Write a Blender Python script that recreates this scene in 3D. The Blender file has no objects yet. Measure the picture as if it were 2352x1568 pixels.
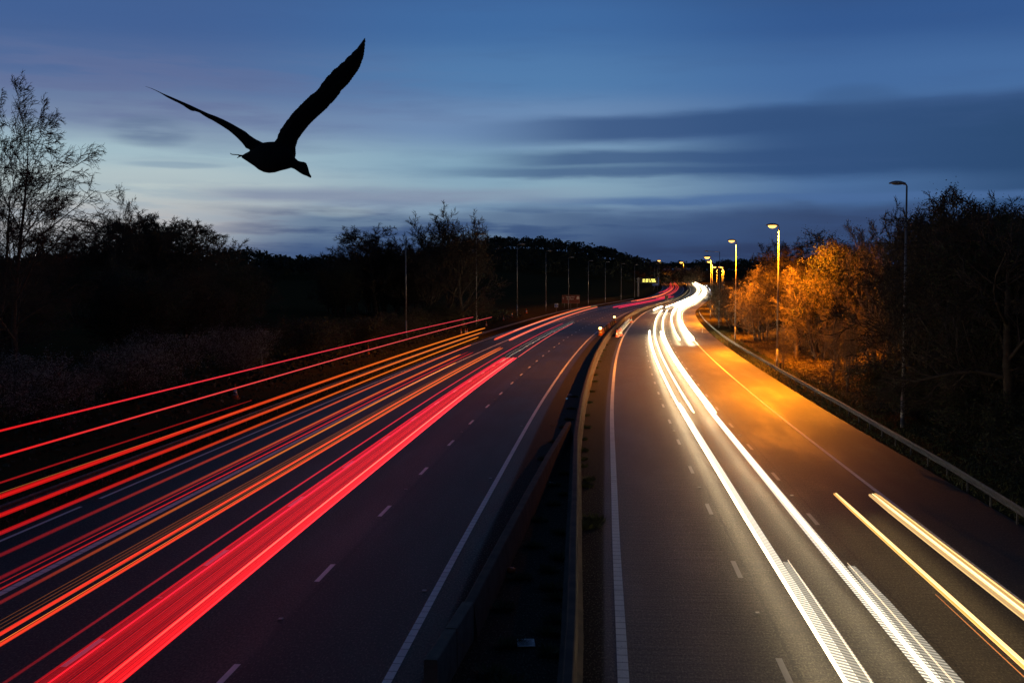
import bpy, bmesh, math, random
import numpy as np
from mathutils import Vector, Matrix
R = math.radians
S = bpy.context.scene
COL = S.collection

# ------------------------------------------------------------------ camera
CAMZ = 8.6
F = 2560.0            # focal length in units of a 2352 px wide picture
YAW, PITCH = 4.556, 3.0
cam_d = bpy.data.cameras.new('camera'); cam = bpy.data.objects.new('camera', cam_d); COL.objects.link(cam)
cam.location = (0, 0, CAMZ); cam.rotation_euler = (R(90 - PITCH), 0, R(YAW))
cam_d.sensor_width = 36; cam_d.lens = F / 2352 * 36; cam_d.clip_end = 6000; cam_d.clip_start = 0.1
S.camera = cam
CM = cam.rotation_euler.to_matrix()

def ray(px, py):
    return (CM @ Vector(((px - 1176) / F, -(py - 784) / F, -1))).normalized()
def at_depth(px, py, d):
    """point seen at a picture position whose distance north is d"""
    r = ray(px, py); k = d / r.y
    return Vector((r.x * k, d, CAMZ + r.z * k))

# ------------------------------------------------------------------ road axis (Y -> X, Z)
AX = [(-80,0,0),(-40,0,0),(0,0,0),(25,.05,0),(40,.08,0),(83,.4,0),(134,1.5,0),(187,3.5,0),(270,8.2,0),(350,14.5,0),(454,26.3,0),
      (550,36.9,.1),(640,46.85,.4),(740,57.6,2.1),(820,64.6,3.8),(880,68.4,5.5),(940,70.6,7.1),(1000,71,9.4),(1060,69.6,11.7),
      (1120,65,14.5),(1200,55.2,18),(1300,40,21.8),(1400,22,25)]
_y = [a[0] for a in AX]
def _herm(col):
    v = [a[col] for a in AX]; n = len(v)
    m = [0]*n
    for i in range(n):
        if i == 0: m[i] = (v[1]-v[0])/(_y[1]-_y[0])
        elif i == n-1: m[i] = (v[-1]-v[-2])/(_y[-1]-_y[-2])
        else: m[i] = (v[i+1]-v[i-1])/(_y[i+1]-_y[i-1])
    def f(y):
        if y <= _y[0]: return v[0]
        if y >= _y[-1]: return v[-1] + m[-1]*(y-_y[-1])
        i = max(j for j in range(n-1) if _y[j] <= y)
        h = _y[i+1]-_y[i]; t = (y-_y[i])/h
        return ((2*t**3-3*t*t+1)*v[i] + (t**3-2*t*t+t)*h*m[i] + (-2*t**3+3*t*t)*v[i+1] + (t**3-t*t)*h*m[i+1])
    return f
AXX, AXZ = _herm(1), _herm(2)
def RP(s, u, z=0.0):
    dx = (AXX(s+1)-AXX(s-1))/2; n = math.hypot(dx, 1)
    return Vector((AXX(s)+u/n, s-u*dx/n, AXZ(s)+z))
def heading(s):
    return math.atan2((AXX(s+1)-AXX(s-1))/2, 1)
def to_su(x, y):
    s = y; u = 0
    for _ in range(6):
        dx = (AXX(s+1)-AXX(s-1))/2; n = math.hypot(dx, 1)
        u = ((x-AXX(s)) - dx*(y-s))/n if False else ((x-AXX(s))*1 + (y-s)*(-dx))/n
        s = y + u*dx/n
    return s, u
def pix(px, py, z):
    """road coordinates (s,u) of a picture position on the surface z above the road"""
    r = ray(px, py); zz = z
    for _ in range(12):
        k = (CAMZ-zz)/max(-r.z, 1e-4); k = min(k, 1300)
        s, u = to_su(r.x*k, r.y*k); zz = AXZ(s)+z
    return s, u

def sst(a, b, x):
    t = min(1, max(0, (x-a)/(b-a))); return t*t*(3-2*t)
def gz(s, u):
    """terrain height"""
    zr = AXZ(s)
    if u < -20.6:
        a = -u
        h = 0.02 + 0.25*sst(20.6, 22.5, a) + 1.6*sst(24, 31, a) + 1.2*sst(33, 60, a)
        far = sst(330, 700, s)*sst(40, 170, a)*9 + sst(150, 900, s)*2.0*sst(30, 60, a)
        return zr*(1-.5*sst(60, 300, a)) + h + far + hill(s, u)
    if u > 15.0:
        h = 0.02 + 0.2*sst(15, 17, u) + 3.2*sst(18.5, 34, u) + 2.6*sst(34, 60, u)
        k = 1 - .75*sst(190, 300, s)
        return zr + h*k
    return zr - 0.06
def hill(s, u):
    x, y = AXX(min(s, 1300))+u, s
    d = math.hypot((x+62)/150.0, (y-1010)/170.0)
    return 19*max(0, 1-d*d)**1.3 if d < 1 else 0
def G(x, y):
    s, u = to_su(x, y); return Vector((x, y, gz(s, u)))
def GS(s, u):
    p = RP(s, u); return Vector((p.x, p.y, gz(s, u)))

# ------------------------------------------------------------------ helpers
def tag(o, label=None, cat=None, group=None, kind=None):
    if label: o['label'] = label
    if cat: o['category'] = cat
    if group: o['group'] = group
    if kind: o['kind'] = kind
    return o
def link(name, me, parent=None):
    o = bpy.data.objects.new(name, me); COL.objects.link(o)
    if parent is not None: o.parent = parent
    return o
def empty(name, loc=(0,0,0), rz=0):
    o = bpy.data.objects.new(name, None); COL.objects.link(o)
    o.location = loc; o.rotation_euler = (0, 0, rz); o.empty_display_size = .3
    return o
def copy_tree(o, parent=None):
    c = o.copy(); COL.objects.link(c); c.parent = parent
    for ch in list(o.children): copy_tree(ch, c)
    return c

class MB:
    def __init__(s): s.v=[]; s.f=[]; s.mi=[]; s.uv={}; s.col=None
    def add(s, vs, fs, mi=0):
        n=len(s.v); s.v += [tuple(v) for v in vs]
        for f in fs: s.f.append(tuple(i+n for i in f)); s.mi.append(mi)
    def box(s, c, size, rz=0, mi=0, rx=0, taper=1.0):
        hx,hy,hz=[q/2 for q in size]; M=Matrix.Rotation(rz,3,'Z')@Matrix.Rotation(rx,3,'X'); c=Vector(c)
        vs=[]
        for z in (-hz,hz):
            k = taper if z>0 else 1
            for x,y in((-hx,-hy),(hx,-hy),(hx,hy),(-hx,hy)): vs.append(c+M@Vector((x*k,y*k,z)))
        s.add(vs,[(3,2,1,0),(4,5,6,7),(0,1,5,4),(1,2,6,5),(2,3,7,6),(3,0,4,7)],mi)
    def tube(s, pts, rad, n=6, mi=0, cap=True):
        pts=[Vector(p) for p in pts]; m=len(pts); vs=[]; fs=[]
        if not isinstance(rad,(list,tuple)): rad=[rad]*m
        ref=None
        for i,p in enumerate(pts):
            d=(pts[min(i+1,m-1)]-pts[max(i-1,0)]).normalized()
            if ref is None: ref=Vector((1,0,0)) if abs(d.z)>.9 else Vector((0,0,1))
            a=d.cross(ref).normalized(); b=a.cross(d)
            for k in range(n):
                t=2*math.pi*(k+.5)/n; vs.append(p+(a*math.cos(t)+b*math.sin(t))*rad[i])
        for i in range(m-1):
            for k in range(n):
                k2=(k+1)%n; fs.append((i*n+k,i*n+k2,(i+1)*n+k2,(i+1)*n+k))
        if cap: fs.append(tuple(range(n))[::-1]); fs.append(tuple((m-1)*n+k for k in range(n)))
        s.add(vs,fs,mi)
    def lathe(s, c, prof, n=14, mi=0):
        c=Vector(c); vs=[]; fs=[]
        for r,z in prof:
            for k in range(n):
                t=2*math.pi*k/n; vs.append(c+Vector((r*math.cos(t),r*math.sin(t),z)))
        for i in range(len(prof)-1):
            for k in range(n):
                k2=(k+1)%n; fs.append((i*n+k,i*n+k2,(i+1)*n+k2,(i+1)*n+k))
        fs.append(tuple(range(n))[::-1]); fs.append(tuple((len(prof)-1)*n+k for k in range(n)))
        s.add(vs,fs,mi)
    def mesh(s, name, mats, smooth=False):
        me=bpy.data.meshes.new(name); me.from_pydata(s.v,[],s.f)
        for m in (mats if isinstance(mats,(list,tuple)) else [mats]): me.materials.append(m)
        if any(s.mi): me.polygons.foreach_set('material_index',s.mi)
        if smooth: me.polygons.foreach_set('use_smooth',[True]*len(s.f))
        me.update(); return me
    def build(s, name, mats, parent=None, smooth=False):
        return link(name, s.mesh(name, mats, smooth), parent)

# ------------------------------------------------------------------ materials
def newmat(name):
    m=bpy.data.materials.new(name); m.use_nodes=True
    return m, m.node_tree.nodes, m.node_tree.links, m.node_tree.nodes['Principled BSDF']
def mat(name, c, rough=.7, c2=None, scale=3.0, metal=0.0, bump=0.0, spec=.5, detail=4):
    m,N,L,b=newmat(name)
    b.inputs['Roughness'].default_value=rough; b.inputs['Metallic'].default_value=metal
    b.inputs['Specular IOR Level'].default_value=spec
    tc=N.new('ShaderNodeTexCoord'); n=N.new('ShaderNodeTexNoise'); n.inputs['Scale'].default_value=scale; n.inputs['Detail'].default_value=detail
    L.new(tc.outputs['Object'],n.inputs['Vector'])
    mx=N.new('ShaderNodeMix'); mx.data_type='RGBA'
    mx.inputs[6].default_value=(*c,1); mx.inputs[7].default_value=(*(c2 or tuple(q*.65 for q in c)),1)
    r=N.new('ShaderNodeMapRange'); r.inputs[1].default_value=.35; r.inputs[2].default_value=.65
    L.new(n.outputs['Fac'],r.inputs[0]); L.new(r.outputs[0],mx.inputs[0]); L.new(mx.outputs[2],b.inputs['Base Color'])
    if bump:
        bp=N.new('ShaderNodeBump'); bp.inputs['Strength'].default_value=bump; bp.inputs['Distance'].default_value=.05
        L.new(n.outputs['Fac'],bp.inputs['Height']); L.new(bp.outputs[0],b.inputs['Normal'])
    return m
def emit(name, c, k):
    m=bpy.data.materials.new(name); m.use_nodes=True; N=m.node_tree.nodes; N.clear()
    e=N.new('ShaderNodeEmission'); e.inputs[0].default_value=(*c,1); e.inputs[1].default_value=k
    o=N.new('ShaderNodeOutputMaterial'); m.node_tree.links.new(e.outputs[0],o.inputs[0]); return m

class NX:
    """tiny expression builder over math nodes"""
    def __init__(s,nt): s.nt=nt
    def m(s,op,a,b=None,c=None,clamp=False):
        n=s.nt.nodes.new('ShaderNodeMath'); n.operation=op; n.use_clamp=clamp
        for i,q in enumerate((a,b,c)):
            if q is None: continue
            if isinstance(q,(int,float)): n.inputs[i].default_value=q
            else: s.nt.links.new(q,n.inputs[i])
        return n.outputs[0]
    def add(s,a,b): return s.m('ADD',a,b)
    def sub(s,a,b): return s.m('SUBTRACT',a,b)
    def mul(s,a,b): return s.m('MULTIPLY',a,b)
    def mx(s,a,b): return s.m('MAXIMUM',a,b)
    def step(s,x,a,b):      # smoothstep, a may exceed b
        n=s.nt.nodes.new('ShaderNodeMapRange'); n.interpolation_type='SMOOTHSTEP'
        if a<b: n.inputs[1].default_value=a; n.inputs[2].default_value=b
        else: n.inputs[1].default_value=b; n.inputs[2].default_value=a; n.inputs[3].default_value=1; n.inputs[4].default_value=0
        s.nt.links.new(x,n.inputs[0]); return n.outputs[0]
    def noise(s,vec,scale,detail=4,rough=.5):
        n=s.nt.nodes.new('ShaderNodeTexNoise'); n.inputs['Scale'].default_value=scale; n.inputs['Detail'].default_value=detail; n.inputs['Roughness'].default_value=rough
        s.nt.links.new(vec,n.inputs['Vector']); return n.outputs['Fac']
    def vec(s,x,y,z=0.0):
        n=s.nt.nodes.new('ShaderNodeCombineXYZ')
        for i,q in enumerate((x,y,z)):
            if isinstance(q,(int,float)): n.inputs[i].default_value=q
            else: s.nt.links.new(q,n.inputs[i])
        return n.outputs[0]
    def mix(s,f,a,b):
        n=s.nt.nodes.new('ShaderNodeMix'); n.data_type='RGBA'
        for i,q in ((0,f),(6,a),(7,b)):
            if isinstance(q,(int,float)): n.inputs[i].default_value=q
            elif isinstance(q,tuple): n.inputs[i].default_value=(*q,1)
            else: s.nt.links.new(q,n.inputs[i])
        return n.outputs[2]
def lin(r,g,b):
    f=lambda c:(c/255/12.92) if c/255<=.04045 else ((c/255+.055)/1.055)**2.4
    return (f(r),f(g),f(b))

# ------------------------------------------------------------------ sky (world): dusk
SUN_EL, SUN_AZ = 1.0, -34.0     # just set, to the left of the road
def make_world():
    w=bpy.data.worlds.new('World'); S.world=w; w.use_nodes=True
    nt=w.node_tree; nt.nodes.clear(); X=NX(nt); N=nt.nodes
    tc=N.new('ShaderNodeTexCoord'); sp=N.new('ShaderNodeSeparateXYZ'); nt.links.new(tc.outputs['Generated'],sp.inputs[0])
    x,y,z=sp.outputs
    az=X.mul(X.m('ARCTAN2',x,y),57.2958); el=X.mul(X.m('ARCSINE',z),57.2958)
    A=lambda px: math.degrees(math.atan((px-1176)/F))-YAW
    E=lambda py: math.degrees(math.atan((650-py)/F))
    # long soft streaks blown along the horizon
    v1=X.vec(X.mul(az,.055),X.mul(el,.62),3.1); v2=X.vec(X.mul(az,.16),X.mul(el,1.3),7.7); v3=X.vec(X.mul(az,.11),X.mul(el,.3),1.3)
    n1=X.noise(v1,1.0,4,.5); n2=X.noise(v2,1.0,5,.55); n3=X.noise(v3,1.6,3,.45)
    w1=X.mul(X.sub(n3,.5),1.9); w2=X.mul(X.sub(n2,.5),.9)
    ew=X.add(el,X.add(w1,w2))            # wavy elevation for cloud borders
    def ramp(stops,src):
        r=N.new('ShaderNodeValToRGB'); r.color_ramp.interpolation='EASE'
        f=X.m('DIVIDE',src,16.0); nt.links.new(f,r.inputs[0]); e=r.color_ramp.elements
        st=sorted((max(0,E(py))/16,c) for py,c in stops)
        while len(e)<len(st): e.new(.5)
        for q,(p,c) in zip(e,st): q.position=min(1,p); q.color=(*lin(*c),1)
        return r.outputs[0]
    es=X.add(el,X.mul(X.sub(n1,.5),1.2))
    cl=ramp([(-60,(58,88,142)),(60,(68,98,155)),(190,(84,108,160)),(290,(118,136,174)),(370,(166,190,208)),(440,(188,200,208)),(520,(188,186,194)),(600,(150,160,180))],es)
    cm=ramp([(-60,(60,96,156)),(60,(66,108,168)),(190,(84,126,180)),(290,(112,142,188)),(380,(132,166,196)),(440,(140,170,196)),(500,(120,148,184)),(600,(72,96,142))],es)
    cr=ramp([(-60,(44,76,128)),(80,(54,90,150)),(200,(70,108,166)),(300,(74,110,164)),(420,(78,112,164)),(520,(66,94,146)),(600,(46,58,96))],es)
    base=X.mix(X.step(az,A(350),A(1150)),cl,cm); base=X.mix(X.step(az,A(1250),A(1950)),base,cr)
    # clouds : mask helper in (az, el)
    def band(y0,y1,soft,xa,xb,src=None,slope=0.0,xo=0):
        q=src or ew
        if slope: q=X.add(q,X.mul(X.sub(az,A(xo)),slope))
        lo,hi=E(max(y0,y1)),E(min(y0,y1))
        m=X.mul(X.step(q,lo-soft,lo+soft),X.step(q,hi+soft,hi-soft))
        m=X.mul(m,X.step(az,A(xa),A(xb)))
        return m
    C=[]
    def cloud(mask,col,k):
        nonlocal base
        f=X.m('MULTIPLY',mask,k,clamp=True); base=X.mix(f,base,lin(*col))
    # lavender veil on the left and small dark puff
    cloud(X.mul(band(150,300,1.0,1300,300),X.step(n2,.38,.62)),(104,116,162),.6)
    def puff(px,py,rx,ry):
        dx=X.mul(X.sub(az,A(px)),44.7/rx); dy=X.mul(X.sub(X.add(el,X.mul(w2,.5)),E(py)),44.7/ry)
        d=X.add(X.mul(dx,dx),X.mul(dy,dy)); return X.step(d,1.0,.05)
    cloud(X.mul(puff(355,322,110,42),X.step(n2,.25,.55)),(98,118,156),.7)
    cloud(puff(410,392,140,12),(120,146,178),.5)
    cloud(puff(560,352,260,22),(128,150,182),.35)
    # big dark wedge on the right with three fingers
    wd=(56,85,135)
    es2=X.add(el,X.add(X.mul(w2,.6),X.mul(w1,.18)))
    cloud(X.mul(band(280,336,.3,980,1420,es2,-.03,1200),1.0),wd,.85)
    cloud(band(350,384,.22,1010,1330,es2,.0,1200),wd,.8)
    cloud(band(386,408,.16,860,1300,es2,.0,1000),wd,.75)
    cloud(band(268,418,.4,1380,1900,es2,.0,1700),(52,82,131),.95)
    cloud(puff(1960,255,130,42),(58,88,136),.4)
    cloud(band(285,640,.9,1850,2500,ew),(44,74,118),.9)
    cloud(band(455,474,.14,1080,1500,es2),(76,108,162),.75)
    # broken light streaks low on the left, then the low bank
    cloud(X.mul(band(436,466,.22,330,620,es2),X.step(az,A(1500),A(1000))),(132,142,174),.75)
    bank=X.mul(band(494,720,.5,430,760,ew),1.0)
    cloud(bank,(66,90,134),.9)
    cloud(X.mul(band(545,720,.8,430,800,ew),1.0),(66,90,136),.8)
    cloud(band(500,720,.45,1500,2000,ew),(50,66,106),.85)
    cloud(band(560,720,.8,1150,1600,ew),(44,56,94),.8)
    cloud(puff(775,490,105,17),(150,164,182),.75)
    cloud(puff(860,470,170,14),(128,144,178),.5)
    cloud(X.mul(band(478,640,.5,300,700,es2),X.step(n2,.44,.62)),(56,78,124),.5)
    cloud(X.mul(band(430,560,.5,1500,1000,es2),X.step(n2,.56,.40)),(140,164,190),.35)
    # fine grain of streaks
    hs=N.new('ShaderNodeMix'); hs.data_type='RGBA'; hs.blend_type='MULTIPLY'; hs.inputs[0].default_value=1; nt.links.new(base,hs.inputs[6]); hs.inputs[7].default_value=(.95,.97,.90,1); base=hs.outputs[2]
    dk=X.mul(X.step(n2,.5,.72),.22); base=X.mix(dk,base,X.mix(.5,base,(.05,.1,.24)))
    # the part of the sky behind the camera and overhead: plain dusk blue from the sky texture
    st=N.new('ShaderNodeTexSky'); st.sky_type='NISHITA'; st.sun_disc=False; st.sun_elevation=R(SUN_EL); st.sun_rotation=R(SUN_AZ)
    sc=N.new('ShaderNodeMix'); sc.data_type='RGBA'; sc.blend_type='MULTIPLY'; sc.inputs[0].default_value=1
    nt.links.new(st.outputs[0],sc.inputs[6]); sc.inputs[7].default_value=(.012,.0125,.017,1)
    up=X.step(el,15.0,40.0)
    fin=X.mix(X.mul(up,.75),base,sc.outputs[2])
    fin=X.mix(X.mul(X.step(y,.1,-.5),.7),fin,(.004,.006,.013))      # darker towards the night side behind
    bg=N.new('ShaderNodeBackground'); nt.links.new(fin,bg.inputs[0]); bg.inputs[1].default_value=1.0
    o=N.new('ShaderNodeOutputWorld'); nt.links.new(bg.outputs[0],o.inputs[0])
make_world()
sl=bpy.data.lights.new('sun','SUN'); so=bpy.data.objects.new('sun',sl); COL.objects.link(so)
sl.energy=.012; sl.angle=R(12); sl.color=(1,.86,.75)
so.rotation_euler=(R(90-4),0,R(180-SUN_AZ)); so.location=(0,0,60)
S.view_settings.view_transform='Standard'; S.view_settings.look='None'; S.view_settings.exposure=0; S.view_settings.gamma=1
S.cycles.use_denoising=True; S.cycles.max_bounces=5; S.cycles.diffuse_bounces=2; S.cycles.glossy_bounces=3
S.cycles.sample_clamp_indirect=6; S.cycles.transparent_max_bounces=32

# ------------------------------------------------------------------ asphalt
def asphalt():
    m,N,L,b=newmat('asphalt'); X=NX(m.node_tree)
    uv=N.new('ShaderNodeUVMap'); uv.uv_map='road'; sp=N.new('ShaderNodeSeparateXYZ'); L.new(uv.outputs[0],sp.inputs[0])
    u,s,_=sp.outputs
    grain=X.noise(X.vec(X.mul(u,15),X.mul(s,11)),1.0,4,.85)
    blot=X.noise(X.vec(X.mul(u,.55),X.mul(s,.1)),1.0,5,.6)
    tine=X.noise(X.vec(X.mul(u,.5),X.mul(s,5.0)),1.0,3,.5)
    spot=X.noise(X.vec(X.mul(u,5),X.mul(s,5)),1.0,4,.75)
    base=X.mix(X.step(grain,.36,.66),(.011,.0105,.008),(.098,.088,.066))
    base=X.mix(X.mul(X.step(blot,.4,.7),.45),base,(.03,.029,.029))
    right=X.step(u,-.2,0.2)
    base=X.mix(X.mul(X.mul(right,X.step(tine,.42,.62)),.65),base,(.024,.023,.022))
    # darker resurfaced panels in single lanes (butt joints straight across)
    def panel(u0,u1,s0,s1,k,c=(.022,.021,.022)):
        nonlocal base
        f=X.mul(X.mul(X.step(u,u0-.02,u0+.02),X.step(u,u1+.02,u1-.02)),X.mul(X.step(s,s0-.05,s0+.05),X.step(s,s1+.05,s1-.05)))
        base=X.mix(X.mul(f,k),base,c)
    panel(-8.1,-4.75,75,100,.5); panel(-8.1,-4.75,-40,75,.68,(.018,.016,.016)); panel(-12.0,-8.3,150,171,.5); panel(-16.4,-12.1,52,63,.55)
    panel(-20.2,-16.7,-40,200,.55,(.02,.019,.022)); panel(-16.4,-12.1,-40,52,.45,(.02,.02,.024)); panel(11.5,15,-40,50,.55); panel(7.7,11.3,-40,44,.25)
    panel(-12.0,-8.3,180,420,.35,(.02,.02,.028))
    # tyre tracks polished darker
    for c in (-6.4,-10.2,-14.3,2.2,5.9,9.5):
        for d in (-.85,.85):
            f=X.step(X.m('ABSOLUTE',X.sub(u,c+d)),.45,.1); base=X.mix(X.mul(f,.22),base,(.02,.02,.021))
    # sealed long joints beside the lane lines
    wob=X.mul(X.sub(X.noise(X.vec(X.mul(s,1.3),2.0),1.0,4,.6),.5),.28)
    for c,wd in ((-7.95,.05),(-11.8,.04),(4.32,.05),(7.95,.03),(-.02,.05)):
        f=X.step(X.m('ABSOLUTE',X.sub(X.add(u,wob),c)),wd+.02,wd-.02); base=X.mix(X.mul(f,.8),base,(.008,.008,.008))
    # central reserve: dirt with the barriers' shade put into its dark colour; pale grit
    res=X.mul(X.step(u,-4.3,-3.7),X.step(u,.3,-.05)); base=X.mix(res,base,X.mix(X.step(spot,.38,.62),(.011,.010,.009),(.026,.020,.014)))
    f=X.mul(X.mul(X.step(u,-4.4,-3.9),X.step(u,.25,-.1)),X.step(spot,.70,.76)); base=X.mix(f,base,(.08,.07,.06))
    fleck=X.noise(X.vec(X.mul(u,22),X.mul(s,8)),1.0,2,.6); base=X.mix(X.mul(X.step(fleck,.54,.66),.62),base,(.15,.138,.105)); base=X.mix(X.mul(X.step(fleck,.46,.35),.75),base,(.006,.006,.006))  # aggregate grain, with grazing light's glint and shade put into its colour
    L.new(base,b.inputs['Base Color'])
    # damp: smoother in some patches
    wet=X.noise(X.vec(X.mul(u,.5),X.mul(s,.09)),1.0,4,.6)
    ro=X.mx(X.sub(.58,X.mul(X.step(wet,.42,.68),X.add(.05,X.mul(X.step(u,7.0,9.0),.03)))),X.mul(res,.9)); L.new(ro,b.inputs['Roughness']); L.new(X.add(.14,X.mul(right,.2)),b.inputs['Specular IOR Level'])
    bp=N.new('ShaderNodeBump'); bp.inputs['Strength'].default_value=.8; bp.inputs['Distance'].default_value=.02
    L.new(X.add(grain,X.mul(X.mul(tine,right),1.2)),bp.inputs['Height']); L.new(bp.outputs[0],b.inputs['Normal'])
    return m
def paint(rib=False):
    m,N,L,b=newmat('road_paint_ribbed' if rib else 'road_paint'); X=NX(m.node_tree)
    uv=N.new('ShaderNodeUVMap'); uv.uv_map='road'; sp=N.new('ShaderNodeSeparateXYZ'); L.new(uv.outputs[0],sp.inputs[0]); u,s,_=sp.outputs
    n=X.noise(X.vec(X.mul(u,14),X.mul(s,9)),1.0,5,.7); big=X.noise(X.vec(u,X.mul(s,.7)),1.0,3,.6)
    base=X.mix(X.step(n,.58,.70),(.78,.77,.74),(.16,.15,.15)); base=X.mix(X.mul(X.step(big,.45,.75),.3),base,(.3,.29,.28))
    base=X.mix(X.mul(X.step(u,-.2,.2),.8),base,(.085,.085,.10)) if not rib else base
    base=X.mix(X.mul(X.step(u,-15,-15.5),.9),base,(.88,.86,.82))      # light of passing headlights put into the paint colour, far left
    if rib:
        f=X.m('FRACT',X.mul(s,2.0)); f=X.step(f,.12,.05); base=X.mix(X.mul(f,.75),base,(.1,.09,.09))
    L.new(base,b.inputs['Base Color']); b.inputs['Roughness'].default_value=.55
    return m
M={}
M['asphalt']=asphalt(); M['paint']=paint(); M['rib']=paint(True)
def strip(mb_uv, u0, u1, s0, s1, z, step=2.0, nu=1):
    """sheet between two offsets of the road axis"""
    v,f,uv=mb_uv; n=max(1,int(math.ceil((s1-s0)/step))); b=len(v)
    for i in range(n+1):
        s=s0+(s1-s0)*i/n
        for j in range(nu+1):
            u=u0+(u1-u0)*j/nu; v.append(tuple(RP(s,u,z))); uv.append((u,s))
    for i in range(n):
        for j in range(nu):
            a=b+i*(nu+1)+j; f.append((a,a+1,a+nu+2,a+nu+1))
def sheet(name, data, material, parent=None):
    v,f,uv=data; me=bpy.data.meshes.new(name); me.from_pydata(v,[],f); me.materials.append(material)
    l=me.uv_layers.new(name='road'); li=np.empty(len(me.loops),dtype=np.int32); me.loops.foreach_get('vertex_index',li)
    l.data.foreach_set('uv',np.array(uv,dtype=np.float32)[li].ravel()); me.update()
    return link(name,me,parent)
d=([],[],[]); strip(d,-20.7,14.9,-60,1330,0,4.0,6)
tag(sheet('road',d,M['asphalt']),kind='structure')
# markings
d=([],[],[])
for c,ph in ((-8.2,32.2),(-12.05,33.7),(4.05,33.6),(7.66,32.1)):
    s=ph-36
    while s<560: strip(d,c-.075,c+.075,s-1.0,s+1.0,.007); s+=9
strip(d,-20.1,-19.95,-30,41.0,.007); strip(d,-20.1,-19.95,42.6,1000,.007,4)
tag(sheet('lane_markings',d,M['paint']),kind='structure')
d=([],[],[]); strip(d,.35,.6,-30,1000,.007,3); strip(d,-4.72,-4.52,-30,1000,.007,3); strip(d,-16.75,-16.5,-30,1000,.007,3); strip(d,11.2,11.38,-30,1000,.007,3)
tag(sheet('edge_markings',d,M['rib']),kind='structure')

# ------------------------------------------------------------------ ground
def ground():
    us=[-900,-650,-450,-320,-230,-170,-130,-100,-80,-66,-56,-48,-42,-37,-33,-30,-28,-26,-24,-22.5,-21.5,-20.9,-20.6,-20.3,-10,0,8,14.4,15,15.6,17,18.5,20,22,24,26,28,31,34,38,43,50,60,75,100,140,200,300,450,700]
    ss=[-80,-60,-45]+list(np.arange(-30,240,5))+list(np.arange(240,700,20))+list(np.arange(700,1500,25))+[1600,1800,2100,2500]
    v=[];f=[];rn=random.Random(3); nu=len(us)
    for s in ss:
        for u in us:
            p=RP(min(s,1330),u); yy=p.y+(s-min(s,1330)); z=gz(min(s,1330),u)
            if (u<-22 or u>17) : z+=rn.uniform(-.18,.18)*min(1,abs(u)/40)
            v.append((p.x,yy,z))
    for i in range(len(ss)-1):
        for j in range(nu-1): a=i*nu+j; f.append((a,a+1,a+nu+1,a+nu))
    me=bpy.data.meshes.new('ground'); me.from_pydata(v,[],f)
    me.materials.append(mat('earth_grass',(.06,.055,.024),1.0,(.075,.048,.022),.9,bump=.8,spec=.0,detail=8))
    me.polygons.foreach_set('use_smooth',[True]*len(f)); tag(link('ground',me),kind='structure')
ground()

# ------------------------------------------------------------------ barriers and rails
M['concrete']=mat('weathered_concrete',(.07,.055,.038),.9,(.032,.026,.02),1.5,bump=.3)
M['pale_concrete']=mat('pale_concrete',(.13,.11,.085),.85,(.075,.065,.05),3,bump=.2)
M['galv']=mat('galvanised_steel',(.10,.097,.095),.6,(.06,.057,.053),5,metal=.5)
M['pole']=mat('lamp_post_steel',(.26,.25,.25),.5,(.17,.16,.15),2.5,metal=.35)
M['dark']=mat('dark_steel',(.05,.05,.055),.6)
def extrude(name, prof, path, material, parent=None, closed=True):
    """prof in (u,z); path = [(s,u)]"""
    v=[];f=[];n=len(prof)
    for s,u in path:
        for du,dz in prof: v.append(tuple(RP(s,u+du,dz)))
    for i in range(len(path)-1):
        for k in range(n if closed else n-1):
            k2=(k+1)%n; f.append((i*n+k,i*n+k2,(i+1)*n+k2,(i+1)*n+k))
    if closed: f.append(tuple(range(n))); f.append(tuple((len(path)-1)*n+k for k in range(n))[::-1])
    me=bpy.data.meshes.new(name); me.from_pydata(v,[],f); me.materials.append(material); me.update(); return link(name,me,parent)
def lerp_path(pts, step):
    out=[]
    for (s0,u0),(s1,u1) in zip(pts,pts[1:]):
        n=max(1,int((s1-s0)/step))
        for i in range(n): 
            t=i/n; out.append((s0+(s1-s0)*t,u0+(u1-u0)*t))
    out.append(pts[-1]); return out
step_prof=[(-.27,-.05),(-.27,.16),(-.15,.24),(-.11,.88),(-.08,.91),(.08,.91),(.11,.88),(.15,.24),(.27,.16),(.27,-.05)]
e=empty('concrete_barrier',RP(10,-.7)); tag(e,'long weathered concrete step barrier curving along the middle of the motorway','barrier')
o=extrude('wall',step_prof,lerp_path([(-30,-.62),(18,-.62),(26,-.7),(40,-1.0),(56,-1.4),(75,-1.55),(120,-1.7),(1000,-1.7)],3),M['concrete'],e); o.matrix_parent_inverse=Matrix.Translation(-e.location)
e=empty('concrete_barrier',RP(20,-3.4)); tag(e,'short dark concrete barrier in the central reserve tapering into the long step barrier','barrier')
slim=[(-.22,-.05),(-.2,.2),(-.13,.84),(-.1,.86),(.1,.86),(.13,.84),(.2,.2),(.22,-.05)]
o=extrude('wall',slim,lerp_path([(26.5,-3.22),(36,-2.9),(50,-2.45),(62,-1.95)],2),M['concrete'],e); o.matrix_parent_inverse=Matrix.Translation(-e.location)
for a,b in ((22.2,24.25),(24.3,26.4)):
    u0=-3.62+(a-20)*.062
    o=extrude('end_block',[(-.15,-.05),(-.14,.9),(-.12,.92),(.12,.92),(.14,.9),(.15,-.05)],[(a,u0),(b,u0+.125)],M['pale_concrete'],e); o.matrix_parent_inverse=Matrix.Translation(-e.location)
    mb=MB(); c=RP((a+b)/2,u0+.07,.93); mb.lathe(c-Vector((0,0,.012)),[(.035,0),(.03,.03)],8); q=mb.build('lifting_bolt',M['dark'],o)
    q.matrix_parent_inverse=Matrix.Translation(-e.location)

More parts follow.
